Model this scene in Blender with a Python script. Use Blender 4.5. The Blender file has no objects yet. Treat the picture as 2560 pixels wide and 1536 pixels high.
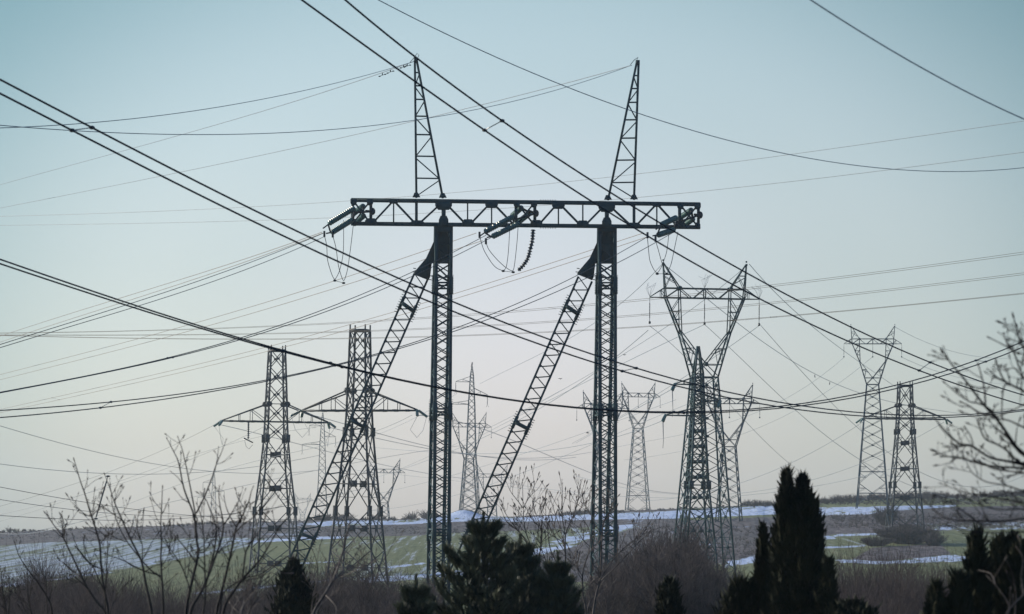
import bpy, math, random
import numpy as np
from mathutils import Vector, Matrix
R = math.radians
scene = bpy.context.scene
COL = scene.collection

# ---------------------------------------------------------------- camera
FPX, W0, H0 = 9000.0, 2560.0, 1536.0
PITCH = math.atan((1360 - 768) / FPX)
ROLL = R(0.5)
CAM = np.array([0.0, 0.0, 10.0])
_r0 = np.array([1.0, 0, 0]); _u0 = np.array([0, -math.sin(PITCH), math.cos(PITCH)])
FWD = np.array([0, math.cos(PITCH), math.sin(PITCH)])
RGT = _r0 * math.cos(ROLL) + _u0 * math.sin(ROLL)
UPV = _u0 * math.cos(ROLL) - _r0 * math.sin(ROLL)
cam = bpy.data.cameras.new('camera'); cam_ob = bpy.data.objects.new('camera', cam); COL.objects.link(cam_ob)
m = Matrix(((RGT[0], UPV[0], -FWD[0], CAM[0]),
            (RGT[1], UPV[1], -FWD[1], CAM[1]),
            (RGT[2], UPV[2], -FWD[2], CAM[2]), (0, 0, 0, 1)))
cam_ob.matrix_world = m
cam.sensor_width = 36.0; cam.lens = 36.0 * FPX / W0
cam.clip_start = 0.5; cam.clip_end = 9000
cam.dof.use_dof = True; cam.dof.focus_distance = 300.0; cam.dof.aperture_fstop = 5.0
scene.camera = cam_ob
scene.render.resolution_x, scene.render.resolution_y = 1024, 614

# ---------------------------------------------------------------- sky, sun, exposure
SUN_EL, SUN_AZ = R(15), R(-64)          # azimuth from the view direction, to the left
GLOW0, GLOWM, GLOW1 = (1.06, 1.0, 1.13), (0.88, .91, .955), (.36, .515, .57)
world = bpy.data.worlds.new('World'); scene.world = world; world.use_nodes = True
nt = world.node_tree; bg = nt.nodes['Background']
sky = nt.nodes.new('ShaderNodeTexSky'); sky.sky_type = 'NISHITA'; sky.sun_disc = False
sky.sun_elevation = SUN_EL; sky.sun_rotation = SUN_AZ
sky.air_density = 1.0; sky.dust_density = 1.2; sky.ozone_density = 3.0; sky.altitude = 300
hsv = nt.nodes.new('ShaderNodeHueSaturation'); hsv.inputs['Saturation'].default_value = 0.6
tint = nt.nodes.new('ShaderNodeMix'); tint.data_type = 'RGBA'; tint.blend_type = 'MULTIPLY'
tint.inputs[0].default_value = 1.0; tint.inputs[7].default_value = (0.872, 0.842, 0.80, 1)
nt.links.new(sky.outputs[0], hsv.inputs['Color']); nt.links.new(hsv.outputs[0], tint.inputs[6])
# bright milky air low over the horizon, strongest a little left of the view and fading upwards and sideways
tcw = nt.nodes.new('ShaderNodeTexCoord'); dp = nt.nodes.new('ShaderNodeVectorMath'); dp.operation = 'SUBTRACT'
dp.inputs[1].default_value = (0.006, 1.0, 0.055); nt.links.new(tcw.outputs['Generated'], dp.inputs[0])
sc_ = nt.nodes.new('ShaderNodeVectorMath'); sc_.operation = 'MULTIPLY'; sc_.inputs[1].default_value = (1.0, 0.3, 1.25); nt.links.new(dp.outputs[0], sc_.inputs[0])
ln = nt.nodes.new('ShaderNodeVectorMath'); ln.operation = 'LENGTH'; nt.links.new(sc_.outputs[0], ln.inputs[0])
gl = nt.nodes.new('ShaderNodeValToRGB'); gl.color_ramp.interpolation = 'EASE'
GE = gl.color_ramp.elements; GE[0].position = 0.0; GE[0].color = (*GLOW0, 1); GE[1].position = 0.21; GE[1].color = (*GLOW1, 1)
gl2 = GE.new(0.10); gl2.color = (*GLOWM, 1); gl3 = GE.new(0.55); gl3.color = (.40, .60, .95, 1)
nt.links.new(ln.outputs['Value'], gl.inputs[0])
gm_ = nt.nodes.new('ShaderNodeMix'); gm_.data_type = 'RGBA'; gm_.blend_type = 'MULTIPLY'; gm_.clamp_result = False; gm_.inputs[0].default_value = 1.0
nt.links.new(tint.outputs[2], gm_.inputs[6]); nt.links.new(gl.outputs[0], gm_.inputs[7])
# and a little teal with height, a little lilac at the horizon
sx_ = nt.nodes.new('ShaderNodeSeparateXYZ'); nt.links.new(tcw.outputs['Generated'], sx_.inputs[0])
vr = nt.nodes.new('ShaderNodeValToRGB'); vr.color_ramp.elements[0].position = 0.0; vr.color_ramp.elements[0].color = (1.01, .975, 1.04, 1)
vr.color_ramp.elements[1].position = 0.15; vr.color_ramp.elements[1].color = (.885, .96, .915, 1); ve = vr.color_ramp.elements.new(0.4); ve.color = (.9, .97, 1.0, 1); v2 = vr.color_ramp.elements.new(0.095); v2.color = (.985, .975, .955, 1)
nt.links.new(sx_.outputs['Z'], vr.inputs[0])
gv = nt.nodes.new('ShaderNodeMix'); gv.data_type = 'RGBA'; gv.blend_type = 'MULTIPLY'; gv.inputs[0].default_value = 1.0
nt.links.new(gm_.outputs[2], gv.inputs[6]); nt.links.new(vr.outputs[0], gv.inputs[7])
nt.links.new(gv.outputs[2], bg.inputs[0]); bg.inputs[1].default_value = 0.15
sun = bpy.data.lights.new('sun', 'SUN'); sun.energy = 4.6; sun.angle = R(0.5); sun.color = (1.0, 0.88, 0.74)
sun_ob = bpy.data.objects.new('sun', sun); COL.objects.link(sun_ob)
sd = Vector((math.sin(SUN_AZ) * math.cos(SUN_EL), math.cos(SUN_AZ) * math.cos(SUN_EL), math.sin(SUN_EL)))
sun_ob.rotation_euler = sd.to_track_quat('Z', 'Y').to_euler(); sun_ob.location = sd * 50
vs = scene.view_settings
vs.view_transform = 'Standard'; vs.look = 'None'; vs.exposure = 0.5; vs.gamma = 1.0; vs.use_curve_mapping = False
scene.cycles.volume_bounces = 0; scene.cycles.max_bounces = 4; scene.cycles.diffuse_bounces = 2
scene.cycles.transparent_max_bounces = 8
scene.cycles.use_denoising = True

# ---------------------------------------------------------------- helpers
def ray(px, py):
    d = FWD + RGT * ((px - 1280) / FPX) + UPV * ((768 - py) / FPX)
    return d
def P(px, py, D):
    """world point seen at the photograph's pixel, D metres ahead"""
    d = ray(px, py); return CAM + d * (D / d[1])
def pix(p):
    v = np.asarray(p) - CAM
    f = v @ FWD; return 1280 + FPX * (v @ RGT) / f, 768 - FPX * (v @ UPV) / f

MATS = {}
def mat(name, col, rough=0.6, metal=0.0, noise=None, scale=4.0, spec=0.5, bump=0.0, trans=0.0):
    if name in MATS: return MATS[name]
    m = bpy.data.materials.new(name); m.use_nodes = True; t = m.node_tree; b = t.nodes['Principled BSDF']
    b.inputs['Roughness'].default_value = rough; b.inputs['Metallic'].default_value = metal
    b.inputs['Specular IOR Level'].default_value = spec; b.inputs['Transmission Weight'].default_value = trans
    if noise:
        tc = t.nodes.new('ShaderNodeTexCoord'); n = t.nodes.new('ShaderNodeTexNoise'); n.inputs['Scale'].default_value = scale
        n.inputs['Detail'].default_value = 4
        r = t.nodes.new('ShaderNodeValToRGB'); r.color_ramp.elements[0].position = 0.35; r.color_ramp.elements[1].position = 0.65
        r.color_ramp.elements[0].color = (*col, 1); r.color_ramp.elements[1].color = (*noise, 1)
        t.links.new(tc.outputs['Object'], n.inputs['Vector']); t.links.new(n.outputs[0], r.inputs[0]); t.links.new(r.outputs[0], b.inputs['Base Color'])
        if bump:
            bp = t.nodes.new('ShaderNodeBump'); bp.inputs['Strength'].default_value = bump
            t.links.new(n.outputs[0], bp.inputs['Height']); t.links.new(bp.outputs[0], b.inputs['Normal'])
    else:
        b.inputs['Base Color'].default_value = (*col, 1)
    MATS[name] = m; return m
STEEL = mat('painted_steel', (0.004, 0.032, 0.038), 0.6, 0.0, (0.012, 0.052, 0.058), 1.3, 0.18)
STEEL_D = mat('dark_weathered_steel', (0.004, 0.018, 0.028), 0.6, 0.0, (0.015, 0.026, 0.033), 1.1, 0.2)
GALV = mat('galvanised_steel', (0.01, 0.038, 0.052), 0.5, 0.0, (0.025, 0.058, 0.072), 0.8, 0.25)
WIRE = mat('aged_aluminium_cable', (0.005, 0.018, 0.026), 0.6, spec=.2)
WIRE_W = mat('sunlit_aluminium_cable', (0.16, 0.13, 0.09), 0.45)  # golden sunlight on the distant conductors put into their base colour
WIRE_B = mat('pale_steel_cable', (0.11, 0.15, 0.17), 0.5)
GLASS = mat('green_insulator_glass', (0.018, 0.085, 0.075), 0.3, 0.0, (0.055, 0.16, 0.135), 8.0, 0.6)
PORC = mat('dark_insulator', (0.03, 0.04, 0.045), 0.3)
BARK = mat('grey_bark', (0.008, 0.008, 0.009), 0.85, 0.0, (0.034, 0.029, 0.025), 9.0, 0.2)
BARK_D = mat('dark_bark', (0.008, 0.008, 0.009), 0.85, 0.0, (0.022, 0.02, 0.019), 7.0, 0.2)
BIRCH = mat('pale_birch_bark', (0.02, 0.018, 0.018), 0.8, 0.0, (0.13, 0.112, 0.095), 5.0, 0.3)
TWIG = mat('brown_twigs', (0.026, 0.023, 0.024), 0.9, 0.0, (0.105, 0.09, 0.084), 1.6, 0.1)
TWIG_R = mat('reddish_twigs', (0.022, 0.020, 0.022), 0.9, 0.0, (0.105, 0.092, 0.086), 1.5, 0.1)
THUJA = mat('thuja_foliage', (0.006, 0.013, 0.008), 0.85, 0.0, (0.03, 0.032, 0.014), 2.0, 0.2)
PINE = mat('pine_needles', (0.014, 0.03, 0.02), 0.65, 0.0, (0.10, 0.11, 0.055), 3.0, 0.3)
BIRDM = mat('dark_plumage', (0.03, 0.03, 0.035), 0.7)

class MB:
    def __init__(s): s.v = []; s.f = []; s.n = 0; s.B = []; s.S = []
    def add(s, v, f):
        v = np.asarray(v, float).reshape(-1, 3); s.v.append(v)
        f = np.asarray(f, int); s.f.append(f + s.n); s.n += len(v)
    def beam(s, p, q, w=0.1, h=None):
        s.B.append((*p, *q, w, h if h else w))
    def seg(s, pts, rr):
        """thin three-sided twig through pts"""
        for k in range(len(pts) - 1): s.S.append((*pts[k], *pts[k + 1], rr[k], rr[k + 1]))
    def box(s, c, sx, sy, sz):
        c = np.asarray(c, float)
        s.beam(c - [sx / 2, 0, 0], c + [sx / 2, 0, 0], sz, sy)
    def plate(s, poly, nrm, th):
        """flat polygon (list of 3-D points) given thickness along nrm"""
        poly = np.asarray(poly, float); n = np.asarray(nrm, float) * th / 2; k = len(poly)
        v = np.vstack([poly - n, poly + n]); c0 = poly.mean(0) - n; c1 = poly.mean(0) + n
        v = np.vstack([v, c0, c1]); f = []
        for i in range(k):
            j = (i + 1) % k
            f += [(i, j, k + j), (i, k + j, k + i), (2 * k, j, i), (2 * k + 1, k + i, k + j)]
        s.add(v, f)
    def tube(s, pts, r, sides=6, cap=True):
        pts = np.asarray(pts, float); n = len(pts)
        r = np.full(n, r) if np.isscalar(r) else np.asarray(r, float)
        t = np.gradient(pts, axis=0); t /= np.linalg.norm(t, axis=1)[:, None] + 1e-12
        ref = np.array([0, 0, 1.0]) if abs(t[:, 2]).mean() < 0.75 else np.array([1.0, 0.1, 0])
        a = np.cross(t, ref); a /= np.linalg.norm(a, axis=1)[:, None] + 1e-12
        b = np.cross(a, t)
        th = np.linspace(0, 2 * np.pi, sides, endpoint=False)
        v = pts[:, None, :] + r[:, None, None] * (np.cos(th)[None, :, None] * a[:, None, :] + np.sin(th)[None, :, None] * b[:, None, :])
        i = np.arange(n - 1)[:, None] * sides; j = np.arange(sides)[None, :]; j2 = (j + 1) % sides
        A, Bq, Cq, Dq = i + j, i + j2, i + sides + j2, i + sides + j
        f = np.concatenate([np.stack([A, Bq, Cq], -1).reshape(-1, 3), np.stack([A, Cq, Dq], -1).reshape(-1, 3)])
        v = v.reshape(-1, 3)
        if cap and sides > 2:
            e = [(0, k + 1, k) for k in range(1, sides - 1)] + [((n - 1) * sides, (n - 1) * sides + k, (n - 1) * sides + k + 1) for k in range(1, sides - 1)]
            f = np.concatenate([f, np.array(e)])
        s.add(v, f)
    def ball(s, c, r, n=6, mseg=8, scale=(1, 1, 1)):
        c = np.asarray(c, float); v = []
        for i in range(n + 1):
            a = math.pi * i / n
            for j in range(mseg):
                b = 2 * math.pi * j / mseg
                v.append((c[0] + r * scale[0] * math.sin(a) * math.cos(b), c[1] + r * scale[1] * math.sin(a) * math.sin(b), c[2] + r * scale[2] * math.cos(a)))
        f = []
        for i in range(n):
            for j in range(mseg):
                j2 = (j + 1) % mseg
                f += [(i * mseg + j, (i + 1) * mseg + j, (i + 1) * mseg + j2), (i * mseg + j, (i + 1) * mseg + j2, i * mseg + j2)]
        s.add(v, f)
    def arrays(s):
        V, F = list(s.v), list(s.f); n = s.n
        if s.B:
            B = np.array(s.B); p, q, w, h = B[:, :3], B[:, 3:6], B[:, 6:7], B[:, 7:8]
            t = q - p; t /= np.linalg.norm(t, axis=1)[:, None] + 1e-12
            ref = np.where(np.abs(t[:, 1:2]) < 0.9, np.array([[0, 1.0, 0]]), np.array([[1.0, 0, 0]]))
            a = np.cross(t, ref); a /= np.linalg.norm(a, axis=1)[:, None]; b = np.cross(a, t)
            vs_ = []
            for e in (p, q):
                for sx, sy in ((-1, -1), (1, -1), (1, 1), (-1, 1)):
                    vs_.append(e + a * w * sx / 2 + b * h * sy / 2)
            v = np.stack(vs_, 1).reshape(-1, 3)
            base = np.array([(0, 1, 5), (0, 5, 4), (1, 2, 6), (1, 6, 5), (2, 3, 7), (2, 7, 6), (3, 0, 4), (3, 4, 7), (0, 3, 2), (0, 2, 1), (4, 5, 6), (4, 6, 7)])
            f = (np.arange(len(B))[:, None, None] * 8 + base[None]).reshape(-1, 3) + n
            V.append(v); F.append(f)
        if s.S:
            n = sum(len(x) for x in V)
            B = np.array(s.S); p, q, r0, r1 = B[:, :3], B[:, 3:6], B[:, 6:7], B[:, 7:8]
            t = q - p; t /= np.linalg.norm(t, axis=1)[:, None] + 1e-12
            ref = np.where(np.abs(t[:, 2:3]) < 0.9, np.array([[0, 0, 1.0]]), np.array([[1.0, 0, 0]]))
            a = np.cross(t, ref); a /= np.linalg.norm(a, axis=1)[:, None]; b = np.cross(a, t)
            v = np.stack([e + r * (math.cos(w) * a + math.sin(w) * b) for e, r in ((p, r0), (q, r1)) for w in (0, 2.094, 4.189)], 1).reshape(-1, 3)
            base = np.array([(0, 1, 4), (0, 4, 3), (1, 2, 5), (1, 5, 4), (2, 0, 3), (2, 3, 5)])
            V.append(v); F.append((np.arange(len(B))[:, None, None] * 6 + base[None]).reshape(-1, 3) + n)
        return np.vstack(V), np.vstack(F)
    def build(s, name, material, parent=None, smooth=False):
        v, f = s.arrays()
        me = bpy.data.meshes.new(name)
        me.vertices.add(len(v)); me.vertices.foreach_set('co', v.astype(np.float32).ravel())
        me.loops.add(len(f) * 3); me.loops.foreach_set('vertex_index', f.astype(np.int32).ravel())
        me.polygons.add(len(f)); me.polygons.foreach_set('loop_start', np.arange(0, len(f) * 3, 3, dtype=np.int32))
        me.polygons.foreach_set('loop_total', np.full(len(f), 3, dtype=np.int32))
        if smooth: me.polygons.foreach_set('use_smooth', np.ones(len(f), dtype=bool))
        me.update(calc_edges=True); me.validate()
        me.materials.append(material)
        o = bpy.data.objects.new(name, me); COL.objects.link(o)
        if parent: o.parent = parent
        return o

def tag(o, label=None, cat=None, group=None, kind=None):
    if label: o['label'] = label
    if cat: o['category'] = cat
    if group: o['group'] = group
    if kind: o['kind'] = kind
    return o
def empty(name, loc, rz=0.0, **k):
    o = bpy.data.objects.new(name, None); COL.objects.link(o); o.location = tuple(loc); o.rotation_euler = (0, 0, rz)
    return tag(o, **k)

# ---------------------------------------------------------------- terrain
_RX = [-900, -200, 0, 300, 560, 800, 1040, 1120, 1180, 1250, 1300, 1500, 1700, 1900, 2060, 2200, 2400, 2560, 2800, 3500]
_RY = [1345, 1336, 1331, 1319, 1310, 1301, 1298, 1294, 1292, 1292, 1292, 1281, 1272, 1263, 1257, 1247, 1244, 1238, 1232, 1225]
_RZ = [P(u, v, 950)[2] - 10 for u, v in zip(_RX, _RY)]
def terrain(x, y):
    x = np.asarray(x, float); y = np.asarray(y, float)
    Dc = np.maximum(y, 120)
    u = 1280 + FPX * x / Dc
    H = np.interp(u, _RX, _RZ)
    far = np.interp(x, [-1500, 0, 1500], [-2, 6, 12])
    t = np.clip((y - 400) / 550, 0, 1) ** 1.3
    base = -6.6 - 1.3 * np.clip((150 - y) / 110, 0, 1)
    h = base + t * (H - base)
    s = np.clip((y - 965) / 500, 0, 1); s = s * s * (3 - 2 * s)
    h = np.where(y > 950, H + s * (far - 9 - H), h)
    h = h + 0.35 * np.sin(x * 0.021 + y * 0.013) * np.sin(y * 0.017 - x * 0.008) * np.clip(1 - np.abs(y - 950) / 300, 0.15, 1) * (y < 940)
    mx = (1163 - 1280) * 960 / FPX
    mound = 2.1 * np.exp(-((x - mx) / 4.6) ** 2 - ((y - 965) / 16) ** 2)
    return 10 + h + mound
def ground_at(px, py):
    d = ray(px, py); ts = np.linspace(150, 1040, 3000); pts = CAM[None] + d[None] * (ts / d[1])[:, None]
    k = np.where(pts[:, 2] <= terrain(pts[:, 0], pts[:, 1]))[0]
    k = k[0] if len(k) else len(ts) - 1
    if not (pts[:, 2] <= terrain(pts[:, 0], pts[:, 1])).any(): 
        k = int(np.argmin(pts[:, 2] - terrain(pts[:, 0], pts[:, 1])))
    return pts[k, 0], pts[k, 1]
# ---------------------------------------------------------------- fields: outlines on the ground, in metres
def fld(pts): return np.array([ground_at(a, b) for a, b in pts])
def inside(poly, x, y):
    r = np.zeros(x.shape, bool); n = len(poly)
    for i in range(n):
        x1, y1 = poly[i]; x2, y2 = poly[(i + 1) % n]
        if y1 == y2: continue
        c = ((y1 > y) != (y2 > y)) & (x < (x2 - x1) * (y - y1) / (y2 - y1) + x1)
        r ^= c
    return r
xs = np.concatenate([np.linspace(-1700, -190, 26)[:-1], np.arange(-190, 190, 0.8), np.linspace(190, 1700, 26)])
ys = np.concatenate([np.linspace(-80, 150, 12)[:-1], np.linspace(150, 400, 60)[:-1], np.arange(400, 985, 1.15), np.linspace(985, 1500, 40), np.linspace(1520, 3400, 20)])
X, Y = np.meshgrid(xs, ys); Z = terrain(X, Y)
snow = np.zeros_like(X); brown = np.zeros_like(X); streak = np.zeros_like(X)
def paint(pts, s=None, b=None, k=None):
    msk = inside(fld(pts), X, Y)
    if s is not None: snow[msk] = s
    if b is not None: brown[msk] = b
    if k is not None: streak[msk] = k
brown[Y > 945] = 1
# far brown belt on the left and the snow-streaked winter wheat under it
paint([(-300, 1300), (-300, 1378), (0, 1365), (100, 1357), (300, 1351), (560, 1344), (700, 1347), (900, 1342), (1100, 1337), (1250, 1330), (1480, 1318), (1700, 1312), (1700, 1240), (1000, 1270)], 0, 1, 0)
paint([(-300, 1380), (0, 1366), (100, 1357), (300, 1352), (560, 1345), (700, 1346), (660, 1357), (618, 1368), (573, 1383), (420, 1402), (340, 1420), (272, 1431), (170, 1444), (85, 1456), (0, 1468), (-300, 1500)], 0, 0, 1.0)
paint([(170, 1441), (340, 1417), (420, 1400), (420, 1405), (272, 1433), (170, 1448), (0, 1470), (0, 1462)], 0.8, 0, 0)
paint([(560, 1350), (640, 1350), (740, 1344), (870, 1341), (870, 1346), (740, 1352), (620, 1358)], 1, 0, 0)
paint([(760, 1309), (820, 1303), (1040, 1300), (1060, 1309), (900, 1314), (800, 1318)], 0.8, 0, 0)
paint([(800, 1358), (1100, 1334), (1330, 1325), (1500, 1318), (1560, 1320), (1300, 1398), (1100, 1434), (950, 1450), (700, 1470), (700, 1442), (850, 1424), (1000, 1390)], 0, 0, 0.42)
paint([(740, 1408), (850, 1402), (850, 1405), (740, 1412)], 1, 0, 0)
paint([(480, 1482), (700, 1462), (900, 1440), (900, 1444), (700, 1468), (480, 1488)], 1, 0, 0)
paint([(900, 1447), (1100, 1431), (1200, 1422), (1200, 1434), (1100, 1445), (900, 1460)], 0.9, 0, 0)
paint([(950, 1420), (1100, 1400), (1200, 1385), (1200, 1388), (1100, 1404), (950, 1424)], 0.9, 0, 0)
# snow on the near side of the crest and the mound
paint([(1040, 1290), (1163, 1275), (1260, 1285), (1500, 1283), (1720, 1275), (1900, 1266), (1985, 1262), (1985, 1285), (1700, 1297), (1500, 1299), (1250, 1304), (1040, 1309)], 1, 0, 0)
paint([(1270, 1288), (1500, 1280), (1720, 1270), (1720, 1276), (1500, 1285), (1270, 1294)], 0, 1, 0)
# snowed-in track and the dry grass right of it
paint([(1180, 1440), (1288, 1403), (1364, 1386), (1434, 1367), (1472, 1347), (1542, 1335), (1585, 1319), (1600, 1306), (1800, 1298), (2100, 1286), (2400, 1268), (2800, 1262), (2800, 1322), (2348, 1326), (2215, 1335), (2064, 1340), (2050, 1372), (1960, 1380), (1800, 1410), (1700, 1432), (1600, 1447), (1400, 1458), (1250, 1500)], 0, 1, 0)
paint([(1170, 1440), (1288, 1401), (1364, 1384), (1434, 1365), (1472, 1345), (1542, 1333), (1585, 1317), (1585, 1311), (1518, 1316), (1470, 1329), (1417, 1343), (1350, 1367), (1297, 1383), (1170, 1422)], 1, 0, 0)
paint([(1290, 1390), (1417, 1352), (1475, 1336), (1475, 1338), (1417, 1356), (1290, 1394)], 0.35, 0.5, 0)
paint([(1590, 1316), (1660, 1313), (1650, 1318), (1590, 1324)], 0.6, 0.6, 0)
paint([(1790, 1410), (1860, 1397), (1940, 1377), (1985, 1375), (1970, 1389), (1900, 1402), (1810, 1421)], 1, 0, 0)
# right-hand slope
paint([(2042, 1269), (2178, 1267), (2392, 1263), (2384, 1268), (2251, 1276), (2178, 1286), (2030, 1289)], 0.95, 0, 0)
paint([(2300, 1311), (2420, 1308), (2700, 1302), (2700, 1322), (2500, 1324), (2340, 1329)], 0.55, 0.5, 0)
paint([(2060, 1341), (2091, 1335), (2215, 1334), (2260, 1335), (2215, 1339), (2100, 1341), (2060, 1356)], 1, 0, 0)
paint([(2060, 1350), (2210, 1340), (2210, 1366), (2060, 1368)], 0, 0, 0.35)
paint([(2350, 1330), (2700, 1326), (2700, 1380), (2400, 1380)], 0, 0, 0.3)
paint([(2050, 1367), (2178, 1363), (2185, 1367), (2050, 1372)], 1, 0, 0)
paint([(2090, 1400), (2140, 1396), (2202, 1405), (2372, 1386), (2413, 1392), (2470, 1396), (2470, 1401), (2300, 1408), (2202, 1411), (2110, 1407)], 1, 0, 0)
paint([(2130, 1399), (2202, 1404), (2380, 1386), (2350, 1360), (2180, 1370)], 0, 1, 0)

brown[Y < 330] = 1; streak[Y < 330] = 0
for A_ in (snow, brown, streak, snow, brown, streak, snow):
    A_[1:-1, 1:-1] = (A_[1:-1, 1:-1] * 2 + A_[:-2, 1:-1] + A_[2:, 1:-1] + A_[1:-1, :-2] + A_[1:-1, 2:]) / 6
gx = len(xs); gy = len(ys)
V = np.stack([X, Y, Z], -1).reshape(-1, 3)
i = (np.arange(gy - 1)[:, None] * gx + np.arange(gx - 1)[None, :]).ravel()
quads = np.stack([i, i + 1, i + 1 + gx, i + gx], -1)
me = bpy.data.meshes.new('ground')
me.vertices.add(len(V)); me.vertices.foreach_set('co', V.astype(np.float32).ravel())
me.loops.add(len(quads) * 4); me.loops.foreach_set('vertex_index', quads.astype(np.int32).ravel())
me.polygons.add(len(quads)); me.polygons.foreach_set('loop_start', np.arange(0, len(quads) * 4, 4, dtype=np.int32))
me.polygons.foreach_set('loop_total', np.full(len(quads), 4, dtype=np.int32))
me.polygons.foreach_set('use_smooth', np.ones(len(quads), bool))
me.update(calc_edges=True)
ca = me.color_attributes.new('cover', 'FLOAT_COLOR', 'POINT')
ca.data.foreach_set('color', np.stack([snow, brown, streak, np.ones_like(snow)], -1).astype(np.float32).ravel())
ground = bpy.data.objects.new('ground', me); COL.objects.link(ground); ground['kind'] = 'structure'

gm = bpy.data.materials.new('winter_fields'); gm.use_nodes = True; t = gm.node_tree; N = t.nodes; L = t.links
bsdf = N['Principled BSDF']; bsdf.inputs['Roughness'].default_value = 0.85; bsdf.inputs['Specular IOR Level'].default_value = 0.2
geo = N.new('ShaderNodeNewGeometry'); at = N.new('ShaderNodeAttribute'); at.attribute_name = 'cover'
sep = N.new('ShaderNodeSeparateColor'); L.new(at.outputs['Color'], sep.inputs[0])
def mapn(scale, rot=0.0):
    r_ = N.new('ShaderNodeMapping'); r_.inputs['Rotation'].default_value = (0, 0, rot); L.new(geo.outputs['Position'], r_.inputs['Vector'])
    n = N.new('ShaderNodeMapping'); n.inputs['Scale'].default_value = scale
    L.new(r_.outputs[0], n.inputs['Vector']); return n
def noise(scale3, s=1.0, detail=5, rot=0.0, rough=0.6):
    n = N.new('ShaderNodeTexNoise'); n.inputs['Scale'].default_value = s; n.inputs['Detail'].default_value = detail; n.inputs['Roughness'].default_value = rough
    L.new(mapn(scale3, rot).outputs[0], n.inputs['Vector']); return n.outputs[0]
def math_(op, a, b=None, c=None, clamp=False):
    n = N.new('ShaderNodeMath'); n.operation = op; n.use_clamp = clamp
    for k, x_ in enumerate((a, b, c)):
        if x_ is None: continue
        if isinstance(x_, (int, float)): n.inputs[k].default_value = x_
        else: L.new(x_, n.inputs[k])
    return n.outputs[0]
def ramp(fac, stops):
    n = N.new('ShaderNodeValToRGB'); e = n.color_ramp.elements
    for k, (pos, c) in enumerate(stops):
        if k < 2: el = e[k]; el.position = pos
        else: el = e.new(pos)
        el.color = (*c, 1)
    L.new(fac, n.inputs[0]); return n.outputs[0]
def mixc(f, a, b):
    n = N.new('ShaderNodeMix'); n.data_type = 'RGBA'; L.new(f, n.inputs[0]); L.new(a, n.inputs[6]); L.new(b, n.inputs[7]); return n.outputs[2]
def smooth(x_, lo, hi):
    n = N.new('ShaderNodeMapRange'); n.interpolation_type = 'SMOOTHSTEP'; n.inputs['From Min'].default_value = lo; n.inputs['From Max'].default_value = hi
    L.new(x_, n.inputs['Value']); return n.outputs[0]
ga, gb = np.array(ground_at(60, 1432)), np.array(ground_at(360, 1368))
row = math.atan2(gb[1] - ga[1], gb[0] - ga[0])           # direction of the sown rows
rows = noise((0.012, 0.75, 0.1), 1.0, 4, -row, 0.65)
fine = noise((0.9, 0.11, 0.5), 1.0, 7, 0.05, 0.75)
big = noise((0.02, 0.008, 0.02), 1.0, 3)
clump = noise((0.8, 0.12, 0.8), 1.0, 6, 0, 0.75)
green = ramp(math_('MULTIPLY_ADD', fine, 0.5, math_('MULTIPLY', rows, 0.5)), [(0.36, (0.065, 0.09, 0.028)), (0.52, (0.14, 0.16, 0.06)), (0.66, (0.22, 0.23, 0.11))])
dry = ramp(clump, [(0.34, (0.028, 0.025, 0.027)), (0.5, (0.085, 0.074, 0.074)), (0.66, (0.20, 0.175, 0.165))])
dry = mixc(math_('MULTIPLY', smooth(big, 0.45, 0.62), 0.45), dry, ramp(clump, [(0.3, (0.05, 0.05, 0.05)), (0.7, (0.12, 0.115, 0.1))]))
col = mixc(smooth(math_('ADD', sep.outputs[1], math_('MULTIPLY', math_('SUBTRACT', clump, 0.5), 0.8)), 0.4, 0.6), green, dry)
snowc = ramp(fine, [(0.35, (0.28, 0.39, 0.58)), (0.65, (0.60, 0.69, 0.83))])
med = noise((0.12, 0.03, 0.1), 1.0, 4, 0.2, 0.6)
sn = math_('ADD', math_('ADD', sep.outputs[0], math_('MULTIPLY', math_('SUBTRACT', clump, 0.5), 3.4)), math_('MULTIPLY', math_('SUBTRACT', med, 0.5), 2.6))
s1 = smooth(sn, 0.40, 0.72)
sfac = math_('MULTIPLY', s1, smooth(sep.outputs[0], 0.05, 0.3))
st = math_('MULTIPLY', smooth(math_('ADD', math_('MULTIPLY_ADD', rows, 0.75, math_('MULTIPLY', fine, 0.25)), math_('MULTIPLY_ADD', sep.outputs[2], 0.17, -0.17)), 0.40, 0.56), smooth(sep.outputs[2], 0.05, 0.3))
st = math_('MULTIPLY', st, 0.62)
patch = math_('MULTIPLY', math_('MULTIPLY', smooth(noise((0.09, 0.02, 0.1), 1, 5, 0, .7), 0.60, 0.68), 0.5), sep.outputs[1])
tot = math_('MAXIMUM', math_('MAXIMUM', sfac, st), patch)
col = mixc(tot, col, snowc)
L.new(col, bsdf.inputs['Base Color'])
bp = N.new('ShaderNodeBump'); bp.inputs['Strength'].default_value = 0.6; bp.inputs['Distance'].default_value = 0.6
L.new(clump, bp.inputs['Height']); L.new(bp.outputs[0], bsdf.inputs['Normal'])
me.materials.append(gm)
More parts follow.
